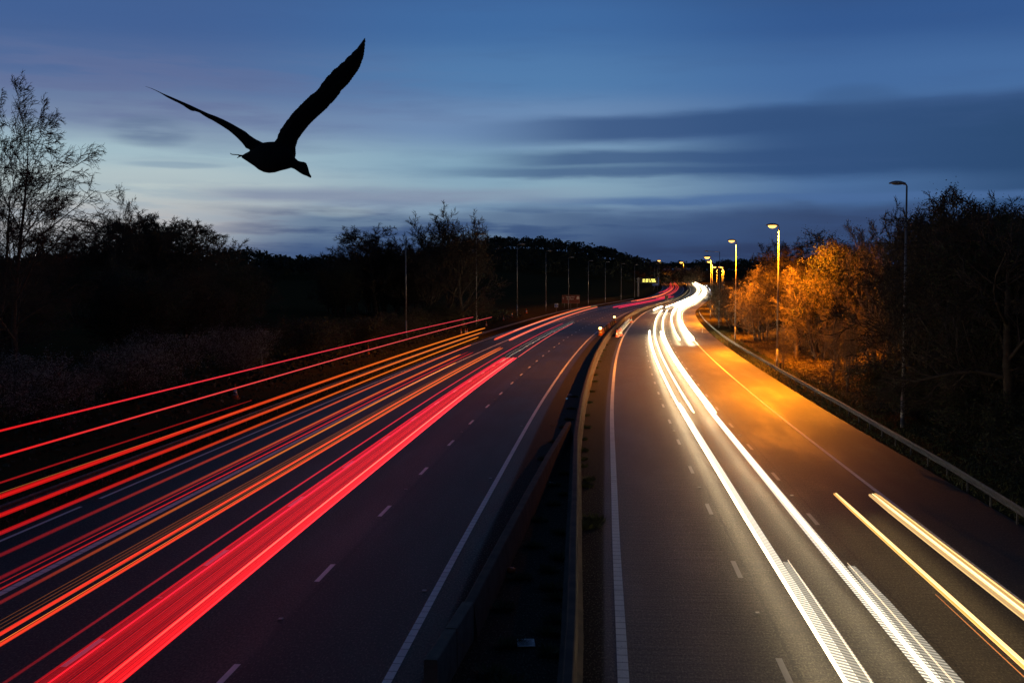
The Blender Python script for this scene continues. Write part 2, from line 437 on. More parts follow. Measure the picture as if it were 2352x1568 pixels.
def guard_rail(name, path, label, post_step, post_range):
    s0,u0=path[0]; e=empty(name,RP(s0,u0)); tag(e,label,'guard rail'); inv=Matrix.Translation(-e.location)
    w=[(0,.38),(.035,.42),(.035,.46),(0,.5),(0,.54),(.035,.58),(.035,.64),(0,.69),(-.02,.69),(-.02,.38)]
    sg=-1 if u0>0 else 1
    o=extrude('rail',[(sg*a,b+.05) for a,b in w],lerp_path(path,3),M['galv'],e); o.matrix_parent_inverse=inv
    s=post_range[0]; pth=lerp_path(path,1)
    while s<post_range[1]:
        u=np.interp(s,[p[0] for p in pth],[p[1] for p in pth]); p=RP(s,u-sg*.07); mb=MB()
        z0=gz(s,u)-.1-AXZ(s); mb.box((p.x,p.y,AXZ(s)+(z0+.7)/2),(.06,.11,.7-z0),-heading(s)); q=mb.build('post',M['galv'],e); q.matrix_parent_inverse=inv
        s+=post_step
    return e
guard_rail('guard_rail',[(-20,14.0),(20,14.1),(36,14.5),(50,15.1),(75,15.6),(120,15.75),(200,15.8),(330,16.0)],'galvanised steel guard rail along the lit right verge',3.2,(12,170))
guard_rail('guard_rail',[(-20,-21.1),(60,-21.3),(160,-21.8),(300,-22.3),(470,-22.3),(560,-21.8)],'galvanised steel guard rail along the dark left verge',3.2,(20,180))

# ------------------------------------------------------------------ light trails
def glow_mat(name, k, stripes=None, up=1.0, down=1.0):
    m=bpy.data.materials.new(name); m.use_nodes=True; nt=m.node_tree; N=nt.nodes; N.clear(); X=NX(nt)
    a=N.new('ShaderNodeAttribute'); a.attribute_name='glow'; e=N.new('ShaderNodeEmission'); nt.links.new(a.outputs['Color'],e.inputs[0])
    ge=N.new('ShaderNodeNewGeometry'); sn=N.new('ShaderNodeSeparateXYZ'); nt.links.new(ge.outputs['Normal'],sn.inputs[0])
    aim=X.step(sn.outputs[2],-.25,-.6) if down>1 else X.step(sn.outputs[2],.2,-.15); kk=X.add(X.mul(aim,(down-up)*k),up*k)     # lamps aim down the road more (or less) than up
    nt.links.new(kk,e.inputs[1])
    if down>1: nt.links.new(X.mix(aim,a.outputs['Color'],X.mix(.55,a.outputs['Color'],(2.2,1.45,.55))),e.inputs[0])
    if stripes:
        uv=N.new('ShaderNodeUVMap'); uv.uv_map='along'; sp=N.new('ShaderNodeSeparateXYZ'); nt.links.new(uv.outputs[0],sp.inputs[0])
        per,slant,lo,fade0,fade1=stripes
        f=X.m('SINE',X.mul(X.add(sp.outputs[0],X.mul(sp.outputs[1],slant)),2*math.pi/per)); f=X.step(f,-.5,.6)
        amp=X.step(sp.outputs[0],fade1,fade0)
        val=X.sub(1.0,X.mul(X.mul(X.sub(1.0,f),amp),1-lo)); nt.links.new(X.mul(val,kk),e.inputs[1])
    tr=N.new('ShaderNodeBsdfTransparent'); ad=N.new('ShaderNodeAddShader'); nt.links.new(e.outputs[0],ad.inputs[0]); nt.links.new(tr.outputs[0],ad.inputs[1])   # light has no body: it adds to what lies behind
    o=N.new('ShaderNodeOutputMaterial'); nt.links.new(ad.outputs[0],o.inputs[0]); return m
M['glow']=glow_mat('tail_light_glow',0.52,None,1.0,.35); M['glow_band']=glow_mat('brake_light_glow',0.42,None,1.0,.06); M['glow_white']=glow_mat('headlight_glow',0.52,(.21,.09,.22,26,80),1.0,1.0); M['glow_cream']=glow_mat('cream_headlight_glow',0.52,None,1.0,1.3); M['glow_far']=glow_mat('distant_headlight_glow',0.52,None,1.0,7.0)
def streaks(name, lines, parent, material, n=6, step=3.0):
    """lines: list of dicts s0,s1,u0,u1,z,r,c0,c1 (colour near / far)"""
    v=[];f=[];uv=[];col=[]
    for l in lines:
        s0,s1=l['s0'],l['s1']; m=max(2,int((s1-s0)/step)); b=len(v)
        for i in range(m+1):
            t=i/m; s=s0+(s1-s0)*t; u=l['u0']+(l['u1']-l['u0'])*t
            z=l['z']+(l.get('z1',l['z'])-l['z'])*t
            if l.get('w'): z+=l['w']*math.sin(s*.9+l['u0']*3)*.5+l['w']*math.sin(s*.37)*.5
            rr=l['r']+(l.get('r1',l['r'])-l['r'])*t
            if i in (0,m): rr*=.6
            P=RP(s,u,z); h=heading(s); a=Vector((math.cos(h),-math.sin(h),0))*rr*l.get('fw',1); bb=Vector((0,0,rr*l.get('fh',1)))
            g=l.get('gam',1.0); sc=max(6,l.get('sc',s0)); k=max(0,(1/sc-1/max(s,6))/(1/sc-1/s1)) if s1<400 else t; k=min(1,k)**g; cc=[p+(q-p)*k for p,q in zip(l['c0'],l['c1'])]
            for j in range(n):
                th=2*math.pi*j/n; v.append(tuple(P+a*math.cos(th)+bb*math.sin(th))); uv.append((s,1.5+1.5*math.cos(th))); col.append((*cc,1))
        for i in range(m):
            for j in range(n):
                j2=(j+1)%n; f.append((b+i*n+j,b+i*n+j2,b+(i+1)*n+j2,b+(i+1)*n+j))
        f.append(tuple(b+j for j in range(n))[::-1]); f.append(tuple(b+m*n+j for j in range(n)))
    me=bpy.data.meshes.new(name); me.from_pydata(v,[],f); me.materials.append(material)
    ca=me.color_attributes.new('glow','FLOAT_COLOR','POINT'); ca.data.foreach_set('color',np.array(col,dtype=np.float32).ravel())
    ul=me.uv_layers.new(name='along'); li=np.empty(len(me.loops),dtype=np.int32); me.loops.foreach_get('vertex_index',li)
    ul.data.foreach_set('uv',np.array(uv,dtype=np.float32)[li].ravel()); me.update()
    o=link(name,me,parent)
    if parent is not None: o.matrix_parent_inverse=Matrix.Translation(-parent.location)
    return o
def pl(near, far, z, r, c0, c1=None, ext=14, **k):
    s0,u0=pix(*near,z); s1,u1=pix(*far,z)
    sc=s0
    if ext: s0-=ext
    d=dict(sc=sc,s0=s0,s1=s1,u0=u0,u1=u1,z=z,r=r,c0=c0,c1=c1 or c0); d.update(k); return d
def trail(label, parts, group=None, material=None, comb=None):
    """one vehicle's light trail; parts = [(part name, [lines])]"""
    l0=parts[0][1][0]; e=empty('light_trail',RP(max(l0['s0'],10),l0['u0'],0)); tag(e,label,'light trail',group)
    if material is None: material='glow' if group==GL else 'glow_far'
    for nm,ls in parts: streaks(nm,ls,e,M['glow_white' if 'flicker' in nm else 'glow_band' if nm.endswith('streaks') else material])
    return e
RED=(.95,.012,.014); DRED=(.32,.006,.008); ORR=(1.1,.13,.02); ORG=(1.15,.30,.03); AMB=(1.0,.38,.03); PINK=(1.1,.02,.09); BRN=(.10,.03,.006)
WHT=(9.0,8.4,7.4)
GL='red tail light trails on the left carriageway'
z=1.93
trail('lorry trail with two thin high red lines and three thick orange tipped lines',[
  ('marker_light_streak',[pl((0,990),(1087,728),4.0,.034,RED,(1.1,.06,.10))]),
  ('marker_light_streak',[pl((0,1050),(1130,728),4.0,.03,RED,(1.1,.12,.12))]),
  ('side_light_streak',[pl((0,1107),(578,919),2.5,.03,DRED,(.22,.005,.005))]),
  ('side_light_streak',[pl((0,1129.5),(578,934),2.6,.012,(.3,.09,.02),(.3,.08,.02))]),
  ('tail_light_streak',[pl((0,1143),(1114,753),z,.075,(.7,.008,.008),(1.1,.25,.02),gam=3.0)]),
  ('tail_light_streak',[pl((0,1186),(1107,763),z,.064,(.62,.008,.008),(1.1,.25,.02),gam=3.0)]),
  ('tail_light_streak',[pl((0,1227),(1098.5,774),z,.055,(.45,.006,.008),(1.1,.25,.02),gam=3.0)])],GL)
trail('dark red stripe left of the white rumble line, ending in a broken red tip',[
  ('tail_light_streak',[pl((0,1278),(1081.5,792),.95,.052,(.16,.004,.005),(1.05,.14,.03),gam=2.6)])],GL)
trail('red stripe turning orange with a thin companion, beside the white rumble line',[
  ('tail_light_streak',[pl((0,1330),(1057.7,814),.95,.048,(.16,.003,.005),(1.05,.17,.02),gam=2.6)]),
  ('brake_light_streak',[pl((0,1353.5),(1086.6,809),.95,.022,(.35,.008,.008),RED),pl((0,1343),(1075,808),.95,.012,(.3,.008,.008),RED)]),
  ('tail_light_streak',[pl((0,1386),(1045.7,833),.95,.042,(.15,.004,.006),(1.05,.25,.015),gam=1.4)])],GL)
trail('bright double red stripe turning orange in the slow lane beside thin brown lines',[
  ('tail_light_streak',[pl((0,1458),(1149.8,797),.85,.04,(1.0,.03,.012),(1.05,.14,.02),gam=2.6)]),
  ('tail_light_streak',[pl((0,1482),(1155,799),.85,.036,(1.0,.05,.012),(1.05,.17,.02),gam=2.6),pl((0,1476),(1153,798),.87,.008,(1.2,.25,.03),(1.1,.2,.03))]),
  ('indicator_streak',[pl((0,1425+i*8),(1140,800+i*2),.8,.009,BRN,(.5,.12,.02)) for i in range(5)])],GL)
trail('thin red pair framing the broad red band, with a wavering white line between',[
  ('tail_light_streak',[pl((17,1565.6),(1293,742.6),.85,.03,(.12,.003,.004),(1.05,.03,.06),gam=1.4)]),
  ('tail_light_streak',[pl((1190,820),(1315.7,742.6),.85,.04,(1.0,.10,.08),(1.0,.12,.09),ext=0)]),
  ('plate_light_streak',[pl((1147,833),(1318,739.5),.75,.014,(.7,.68,.5),(.8,.8,.65),ext=0,w=.05),pl((1160,818),(1318,736),.75,.01,(.35,.33,.25),(.5,.5,.42),ext=0,w=.05)])],GL)
# broad band : a vehicle-wide row of small lamps
rn=random.Random(5); ls=[]
def bandlines(t0,t1,n,r,c0,c1,z=.9,jit=.3):
    out=[]
    for i in range(n):
        t=t0+(t1-t0)*(i+.5+rn.uniform(-jit,jit))/n; k=rn.uniform(.5,1.4)
        out.append(pl((78.7+(285.6-78.7)*t,1568),(1155.3+(1188-1155.3)*t,820.3+t),z,r,tuple(q*k for q in c0),tuple(q*k for q in c1)))
    return out
trail('broad translucent red band of many fine lines filling the middle lane of the left carriageway',[
  ('brake_light_streaks',bandlines(0.0,.16,11,.0065,(.42,.003,.004),(1.1,.015,.035))),
  ('brake_light_streaks',bandlines(.15,.20,4,.011,(1.0,.01,.018),(1.25,.025,.08))),
  ('tail_light_streaks',bandlines(.2,.74,44,.0046,(.62,.004,.006),(1.25,.022,.03))),
  ('brake_light_streaks',bandlines(.72,1.0,24,.0085,(.85,.007,.009),(1.3,.03,.04))),
  ('tail_light_streak',bandlines(.74,.77,1,.022,(1.0,.04,.03),(1.3,.3,.2))+bandlines(.95,1.0,1,.02,(.9,.02,.02),(1.3,.06,.08)))],GL)
trail('thick pale red pair under a thin cream line before the brown sign',[
  ('tail_light_streak',[pl((1136,779.5),(1356.7,703.5),.95,.15,(1.0,.09,.035),(1.05,.17,.06),ext=0)]),
  ('tail_light_streak',[pl((1170,781),(1372,705),.95,.15,(1.0,.13,.06),(1.05,.2,.08),ext=0)]),
  ('roof_light_streak',[pl((1180,760),(1372,701.5),1.3,.04,(.6,.42,.22),(.7,.5,.25),ext=0)])],GL)
trail('bright pink red pair sweeping towards the bend in the middle lane',[
  ('tail_light_streak',[pl((1408,705.7),(1541,680),.9,.16,PINK,PINK,ext=0)]),
  ('tail_light_streak',[pl((1421,707),(1548,679),.9,.15,PINK,(1.1,.03,.05),ext=0)])],GL)
def tl(s0,s1,u0,u1,z,r,c0,c1=None,**k): d=dict(s0=s0,s1=s1,u0=u0,u1=u1,z=z,r=r,c0=c0,c1=c1 or c0); d.update(k); return d
trail('orange red trails packed into the outer lane of the far left bend',[
  ('tail_light_streak',[tl(470,860,-15.5,-13.2,.9,.17,(1.1,.16,.06),(1,.05,.03))]),
  ('tail_light_streak',[tl(480,900,-14.0,-11.8,.9,.17,(1.1,.2,.05),(1,.06,.03))]),
  ('tail_light_streak',[tl(560,820,-12.6,-12.4,1.5,.15,(1.1,.4,.08),(1,.1,.03))])],GL)
trail('red trails on the inner lanes of the far left bend',[
  ('tail_light_streak',[tl(560,1060,-10.6,-9.6,.9,.18,(1.0,.06,.04),(1,.03,.03))]),
  ('tail_light_streak',[tl(560,1050,-9.2,-8.1,.9,.18,(1.0,.1,.05),(1,.02,.03))])],GL)
trail('short red pair crossing the far left bend below the lit message sign',[
  ('tail_light_streak',[tl(700,980,-17.5,-12.5,1.0,.16,(1.0,.03,.04))]),
  ('tail_light_streak',[tl(720,990,-16.0,-11.4,1.0,.16,(1.0,.03,.04))])],GL)
# ---- white side
GW='white headlight trails on the right carriageway'
WH=lambda k:(.34*k,k*.285,k*.185)
WC=lambda k:(.75*k,k*.68,k*.53)
trail('long white headlight pair running down the middle lane to the bottom edge',[
  ('headlight_streak',[tl(8,188,4.88,4.62,.65,.034,WC(2.3),WH(9),r1=.2)]),
  ('flicker_streak',[tl(8,75,5.03,4.9,.62,.06,WC(1.3),WC(1.8),fw=2.8,fh=.09)]),
  ('headlight_streak',[tl(8,186,6.70,6.45,.65,.03,WC(2.1),WH(8),r1=.18)]),
  ('flicker_streak',[tl(8,75,6.70,6.62,.62,.06,WC(1.3),WC(1.8),fw=3.0,fh=.09)])],GW)
trail('hatched white pair appearing low in the middle lane near the bottom edge',[
  ('headlight_streak',[tl(8,32.2,5.42,5.33,.66,.018,WC(1.3),WC(.9))]),
  ('flicker_streak',[tl(8,32.2,5.36,5.28,.60,.07,WC(1.0),WC(.7),fw=2.0,fh=.09)]),
  ('headlight_streak',[tl(8,32,7.06,6.96,.66,.014,WC(.8),WC(.5))]),
  ('flicker_streak',[tl(8,31.9,7.14,7.04,.60,.07,WC(1.0),WC(.7),fw=2.6,fh=.09)])],GW)
trail('white pair in the middle lane ending half way down the straight',[
  ('headlight_streak',[tl(69,330,5.5,5.35,.65,.09,WH(5),WH(10),r1=.17)]),
  ('headlight_streak',[tl(69,330,6.85,6.9,.65,.085,WH(5),WH(10),r1=.17)])],GW)
trail('very bright white glare in the slow lane with a thinner curved partner',[
  ('headlight_streak',[tl(156,980,10.5,10.0,.75,.36,WH(12),WH(9),r1=.22)]),
  ('headlight_streak',[tl(156,520,8.75,8.6,.7,.16,WH(8),WH(9),r1=.16)])],GW)
trail('white trails filling the middle lane through the far right bend',[
  ('headlight_streak',[tl(360,960,5.2,5.2,.8,.2,WH(8))]),
  ('headlight_streak',[tl(380,980,6.9,6.9,.8,.2,WH(8))]),
  ('headlight_streak',[tl(420,930,6.0,6.0,1.2,.16,WH(7))])],GW)
trail('white trails filling the slow lane through the far right bend',[
  ('headlight_streak',[tl(300,960,8.7,8.7,.8,.2,WH(8))]),
  ('headlight_streak',[tl(440,990,9.4,9.4,1.3,.2,WH(7))]),
  ('headlight_streak',[tl(440,900,11.6,11.0,.9,.18,WH(6))])],GW)
trail('thin white hooked pair in the fast lanes before the far bend',[
  ('marker_light_streak',[tl(392,620,6.8,6.2,1.5,.09,WC(4))]),
  ('marker_light_streak',[tl(392,600,9.4,8.6,1.2,.09,WC(4))])],GW)
trail('short thick white dash at the left edge of the far right carriageway',[
  ('headlight_streak',[tl(318,372,3.2,3.6,.9,.24,WH(8))])],GW)
trail('thin bluish white curves outermost on the far right bend',[
  ('headlight_streak',[tl(640,860,14.6,12.5,2.0,.1,(3,3.1,3.6))]),
  ('headlight_streak',[tl(600,860,12.8,11.2,1.6,.12,(3,2.6,1.9))])],GW)
trail('white streak on the hillside road behind the message sign',[
  ('headlight_streak',[tl(1130,1185,-4.5,-4.5,1.6,.35,(3,3.2,3.1)),tl(1205,1255,-4.5,-4.5,1.4,.25,(3,3.2,3.1))])],GW)
trail('cream and gold headlight pair in the slow lane at the right edge of the picture',[
  ('headlight_streak',[tl(6,42.5,8.8,8.76,.7,.04,(2.4,1.9,1.0),(1.5,1.0,.4)),tl(6,42.5,8.73,8.69,.68,.045,(.9,.5,.14),(1.0,.5,.1))]),
  ('headlight_streak',[tl(6,42.5,10.2,10.1,.7,.035,(1.9,1.7,1.2),(1.5,1.1,.55)),tl(6,42.5,10.32,10.2,.7,.07,(.5,.31,.12),(.7,.4,.12)),tl(6,42.5,10.08,10.0,.66,.07,(.5,.33,.15),(.7,.42,.16)),tl(6,42.3,10.44,10.3,.7,.016,(.9,.3,.04),(.8,.3,.05))]),
  ('indicator_streak',[tl(6,27,8.78,8.76,.6,.024,(1.4,.40,.01),(.5,.08,.01)),tl(6,29.5,8.7,8.68,.5,.009,(1.2,.32,.03),(.7,.16,.02))])],GW,'glow_cream')

# ------------------------------------------------------------------ street lamps
M['lamp_shell']=mat('lamp_shell',(.3,.3,.31),.45,(.22,.22,.23),4)
M['lens_off']=mat('lamp_glass_unlit',(.25,.25,.24),.25,(.2,.2,.2),4)
M['sodium']=emit('sodium_lamp',(1.0,.47,.085),4.0)
def lamp_meshes(arm, headlen, big=1.0, lit=False):
    pole=MB(); pole.tube([(0,0,-.6),(0,0,2.2)],[.12,.117],10); pole.tube([(0,0,2.15),(0,0,14.35)],[.10,.05],10)
    pole.lathe((0,0,11),[(.075,-.06),(.085,0),(.075,.06)],10)
    arm_m=MB()
    if arm>.3: arm_m.tube([(0,0,14.2),(-.1,0,14.36),(-arm*.5,0,14.44),(-arm,0,14.5)],.04,8)
    else: arm_m.tube([(0,0,14.3),(-.03,0,14.42),(-.25,0,14.47)],.045,8)
    head=MB(); x0=-arm; ring=[]; n=14
    # shallow shell: rounded top over a flat underside
    secs=[(0.1,.05,.03),(0,.1,.07),(-.25,.16,.14),(-.55,.17,.15),(-.8,.12,.1),(-.95,.04,.03)]
    vs=[];fs=[]
    for dx,w,h in secs:
        for k in range(n):
            t=2*math.pi*k/n; y=math.cos(t)*w*big; z=math.sin(t); z=z*h if z>0 else z*.03
            vs.append((x0+dx*headlen*big,y,14.5+z*big))
    for i in range(len(secs)-1):
        for k in range(n):
            k2=(k+1)%n; fs.append((i*n+k,i*n+k2,(i+1)*n+k2,(i+1)*n+k))
    fs.append(tuple(range(n))); fs.append(tuple((len(secs)-1)*n+k for k in range(n))[::-1]); head.add(vs,fs)
    lens=MB(); c=(x0-.42*headlen*big,0,14.5-.03*big)
    vs=[];fs=[];m=5
    for j in range(m):
        ph=j/(m-1)*math.pi/2
        for k in range(n):
            t=2*math.pi*k/n; vs.append((c[0]+math.cos(t)*math.cos(ph)*.36*headlen*big+(.0 if j<m-1 else 0),c[1]+math.sin(t)*math.cos(ph)*(.19 if lit else .12)*big,c[2]-math.sin(ph)*(.21 if lit else .07)*big))
    for j in range(m-1):
        for k in range(n):
            k2=(k+1)%n; fs.append((j*n+k,(j+1)*n+k,(j+1)*n+k2,j*n+k2))
    lens.add(vs,fs)
    return pole,arm_m,head,lens
def lamp_proto(arm,headlen,lit,big=1.0):
    p,a,h,l=lamp_meshes(arm,headlen,big,lit)
    return (p.mesh('pole',M['pole'],True),a.mesh('arm',M['pole'],True),h.mesh('lamp_head',M['lamp_shell'],True),l.mesh('lens',M['sodium'] if lit else M['lens_off'],True))
PR={'off':lamp_proto(.15,.9,False),'lit':lamp_proto(.15,.9,True,1.3),'long':lamp_proto(2.1,.8,False),'farlit':lamp_proto(.15,.9,True,4.5),'mid':lamp_proto(.15,.9,True,1.9),'offleft':lamp_proto(.5,1.0,False,1.3)}
def lamp(kind, px, top, d, label, group, H=14.5, power=0, rz=0.0, flip=False):
    p=at_depth(px,top,d); base=p.z-H
    e=empty('street_lamp',(p.x,p.y,base),(math.pi if flip else 0)+rz); tag(e,label,'street lamp',group); e.scale=(1,1,H/14.5)
    pole,arm,head,lens=PR[kind]
    link('pole',pole,e); link('arm',arm,e); hh=link('lamp_head',head,e); link('lens',lens,hh)
    if power:
        ld=bpy.data.lights.new('sodium_light','SPOT'); ld.energy=power; ld.color=(1.0,.265,.005); ld.spot_size=R(169); ld.spot_blend=.4; ld.shadow_soft_size=.18
        lo=bpy.data.objects.new('sodium_light',ld); COL.objects.link(lo); lo.parent=e; lo.location=(-.55,0,{'lit':13.95,'mid':13.75,'farlit':12.9}[kind])
    return e
GRl='lit sodium street lamps'; GRo='unlit street lamps along the left verge'
PW=35000
lamp('off',2083,421,66,'tall unlit grey street lamp standing alone in front of the dark right-hand trees','unlit street lamps along the right verge')
lamp('lit',1789,517,113,'brightest and tallest lit orange street lamp beside the glowing trees',GRl,power=PW*1.5)
lamp('lit',1691,552,161,'second lit orange street lamp from the right, left of the glowing trees',GRl,power=PW*1.5)
lamp('long',1653,577,214,'dark unlit street lamp with a long horizontal arm among the lit lamps','unlit street lamps along the right verge')
lamp('mid',1633,590,262,'lit orange lamp just left of the dark long-armed lamp, highest of its cluster',GRl,power=PW*1.8)
lamp('mid',1636.5,600,312,'lit orange lamp directly below and behind the highest lamp of the distant cluster',GRl,power=PW*1.8)
lamp('mid',1647,612.5,375,'lit orange lamp right of the dark long arm post, left of a close pair',GRl,power=PW*1.8)
lamp('mid',1659,612.5,440,'lit orange lamp, left one of the small close pair beyond the bend',GRl,power=PW*1.8)
lamp('mid',1662.5,613.5,500,'smallest lit orange lamp, right one of the close pair beyond the bend',GRl,power=PW*1.8)
lamp('farlit',1570,602,960,'far lit orange lamp above the distant gantry sign',GRl,power=PW*2.2)
lamp('farlit',1518,598,1130,'far lit orange lamp, middle of the three on the hillside road',GRl,power=PW*2.2)
lamp('farlit',1487,596,1230,'far lit orange lamp, leftmost of the three on the hillside road',GRl,power=PW*2.2)
for i,(x,y,dd) in enumerate(((1094,538,187),(1188,561,236),(1254,576,287),(1306,591,337),(1351.5,599,387),(1390.5,602,437),(1427,606,487),(1458,608,537))):
    lab=['tallest unlit left street lamp, beside the big upright bare tree','unlit street lamp second along the left verge, against the start of the wooded hill','unlit street lamp third along the left verge, left of the small blue sign','unlit street lamp standing in front of the brown tourist sign','unlit street lamp just right of the brown tourist sign','unlit street lamp second to the right of the brown tourist sign','unlit street lamp against the falling end of the wooded hill','unlit street lamp nearest the lit message sign'][i]
    lamp('offleft',x,y,dd,lab,GRo,15,flip=True)
for px,y,dd in ((1504,606,690),(1511,604,740),(1514,605,800)):
    lamp('offleft',px,y,dd,'small distant unlit street lamp above the message sign',"distant unlit lamps beyond the message sign",14.5,flip=True)
# headless posts on the left
def bare_post(px,top,base,d,r,label):
    a=at_depth(px,base,d); b=at_depth(px,top,d); e=empty('lamp_post',(a.x,a.y,a.z)); tag(e,label,'post')
    mb=MB(); h=b.z-a.z; mb.tube([(0,0,-1.0),(0,0,h*.25)],[r*1.15,r*1.1],10); mb.tube([(0,0,h*.25-.02),(0,0,h)],[r*.95,r*.75],10); mb.lathe((0,0,h),[(r*.75,0),(r*.5,.05),(.01,.07)],10); mb.build('shaft',M['pole'],e,True)
    mb=MB(); mb.box((0,-r*1.1,1.0),(r*1.3,.03,.5)); mb.build('service_door',M['galv'],e)
bare_post(933,566,792,145,.10,'tall headless grey post between the left trees and the red trails')
bare_post(601.5,800,912,92,.11,'short stubby grey post left behind the two high red lines')

# ------------------------------------------------------------------ trees
def tube_np(chains, sides_of):
    V=[];Fq=[];n0=0
    for pts,rad,lv in chains:
        n=sides_of(lv); m=len(pts); P=np.array(pts)
        T=np.gradient(P,axis=0); T/=np.linalg.norm(T,axis=1)[:,None]+1e-9
        ref=np.array((1.,.13,.07)) if abs(T[0][2])>.8 else np.array((.07,.13,1.))
        A=np.cross(T,ref); A/=np.linalg.norm(A,axis=1)[:,None]+1e-9; B=np.cross(A,T)
        th=np.arange(n)*2*np.pi/n; r=np.array(rad)[:,None,None]
        ring=P[:,None,:]+(A[:,None,:]*np.cos(th)[None,:,None]+B[:,None,:]*np.sin(th)[None,:,None])*r
        V.append(ring.reshape(-1,3))
        i=np.arange(m-1)[:,None]*n; k=np.arange(n)[None,:]; k2=(k+1)%n
        q=np.stack([i+k,i+k2,i+n+k2,i+n+k],-1).reshape(-1,4)+n0; Fq.append(q); n0+=m*n
    return np.concatenate(V),np.concatenate(Fq)
def mesh_np(name,V,Q,mats,mi=None):
    me=bpy.data.meshes.new(name); me.vertices.add(len(V)); me.vertices.foreach_set('co',V.astype(np.float32).ravel())
    me.loops.add(Q.size); me.loops.foreach_set('vertex_index',Q.astype(np.int32).ravel())
    me.polygons.add(len(Q)); me.polygons.foreach_set('loop_start',np.arange(0,Q.size,4,dtype=np.int32))
    for m in mats: me.materials.append(m)
    if mi is not None: me.polygons.foreach_set('material_index',mi.astype(np.int32))
    me.update(calc_edges=True); return me
def unit(v): return v/(np.linalg.norm(v)+1e-9)
def grow(seed,H,style):
    rg=np.random.default_rng(seed); chains=[]; tips=[]
    st=style
    def branch(p,d,L,r,lv):
        n=st['seg'][lv]; pts=[p]; rad=[r]; dirs=[d]; r1=r*(.07 if lv==0 else .28 if lv<st['lev'] else .35)
        for i in range(n):
            d=unit(d+rg.normal(0,st['jit'][lv],3)+np.array((0,0,st['up'][lv]))+np.array(st.get('wind',(0,0,0)))*lv)
            p=p+d*L/n; pts.append(p); rad.append(r+(r1-r)*(i+1)/n); dirs.append(d)
        chains.append((pts,rad,lv))
        if lv==st['lev']: tips.append((pts[-1],pts[len(pts)//2])); return
        nb=st['nb'][lv]; nb=int(max(2,rg.normal(nb,nb*.12)))
        for j in range(nb):
            t=st['from'][lv]+(1-st['from'][lv])*(j+rg.uniform(0,1))/nb; t=min(t,.985); x=t*n; i=int(x); f=x-i
            q=pts[i]+(pts[i+1]-pts[i])*f; rr=(rad[i]+(rad[i+1]-rad[i])*f)
            dd=dirs[i+1]; ph=rg.uniform(0,6.283) if lv else j*2.4+rg.uniform(-.5,.5)
            a=unit(np.cross(dd,np.array((.3,.2,1.)) if abs(dd[2])<.8 else np.array((1.,.1,0)))); b=np.cross(dd,a)
            an=R(rg.normal(st['ang'][lv],7)); nd=unit(dd*math.cos(an)+(a*math.cos(ph)+b*math.sin(ph))*math.sin(an))
            k=st['len'][lv]*rg.uniform(.7,1.2)*(1-st['tap'][lv]*(t-st['from'][lv])/(1-st['from'][lv]+1e-6))
            branch(q,nd,max(.25,L*k),max(st['rmin'],rr*st['rk'][lv]),lv+1)
    for k in range(st.get('stems',1)):
        a=rg.uniform(0,6.283); o=np.array((math.cos(a),math.sin(a),0))*(st.get('srad',0)*rg.uniform(.3,1))
        lean=st.get('lean',.05); branch(o+np.array((0,0,-.3)),unit(np.array((o[0]*lean*2+rg.normal(0,.04),o[1]*lean*2+rg.normal(0,.04),1))),H*rg.uniform(.85,1.0)*st.get('stemfrac',.8),st['r0'],0)
    return chains,tips,rg
ST={
 'oak':dict(lev=4,seg=[5,4,4,3,2],jit=[.09,.16,.2,.22,.2],up=[.05,.05,.04,.03,.02],nb=[13,9,8,6],ang=[58,50,48,45],len=[.62,.55,.5,.5],tap=[.45,.4,.3,.2],rk=[.55,.58,.6,.65],rmin=.02,r0=.26,**{'from':[.22,.2,.2,.15]},stemfrac=.78),
 'vase':dict(lev=4,seg=[4,5,4,3,2],jit=[.05,.08,.12,.16,.16],up=[.05,.10,.1,.08,.04],nb=[13,10,7,5],ang=[30,32,34,36],len=[.85,.42,.42,.5],tap=[.5,.3,.3,.2],rk=[.6,.5,.55,.6],rmin=.018,r0=.22,**{'from':[.12,.2,.15,.15]},stemfrac=.62),
 'pole':dict(lev=3,seg=[8,4,3,2],jit=[.03,.1,.15,.2],up=[.03,.08,.06,.03],nb=[34,7,5],ang=[46,40,40],len=[.34,.42,.5],tap=[.7,.4,.3],rk=[.4,.55,.7],rmin=.022,r0=.18,**{'from':[.12,.1,.1]},stemfrac=.95),
 'thicket':dict(lev=3,seg=[6,4,3,2],jit=[.08,.14,.18,.2],up=[.03,.06,.05,.03],nb=[17,9,7],ang=[38,40,42],len=[.42,.45,.5],tap=[.5,.4,.3],rk=[.45,.55,.7],rmin=.02,r0=.12,**{'from':[.12,.1,.1]},stems=6,srad=1.1,lean=.16,stemfrac=.92),
 'shrub':dict(lev=3,seg=[4,3,3,2],jit=[.15,.2,.22,.2],up=[.02,.04,.03,.0],nb=[9,6,5],ang=[42,44,46],len=[.5,.5,.5],tap=[.4,.3,.3],rk=[.5,.55,.6],rmin=.011,r0=.05,**{'from':[.12,.1,.1]},stems=10,srad=.9,lean=.3,stemfrac=.85),
 'wisp':dict(lev=4,seg=[7,5,4,3,3],jit=[.05,.1,.14,.18,.2],up=[.05,.06,.03,.0,-.03],nb=[22,10,8,6],ang=[54,46,44,42],len=[.46,.5,.5,.5],tap=[.55,.35,.3,.2],rk=[.46,.55,.6,.65],rmin=.017,r0=.26,**{'from':[.2,.2,.15,.1]},stemfrac=.9,wind=(.05,0,0)),
}
M['bark']=mat('bark',(.085,.066,.048),.9,(.05,.04,.03),6,spec=.2)
M['pale_bark']=mat('pale_bark',(.19,.135,.085),.8,(.10,.072,.045),6)
M['bud']=mat('spring_buds',(.12,.08,.03),.8,(.07,.048,.02),2)
M['leaf']=mat('young_leaves',(.05,.06,.02),.8,(.03,.04,.014),2)
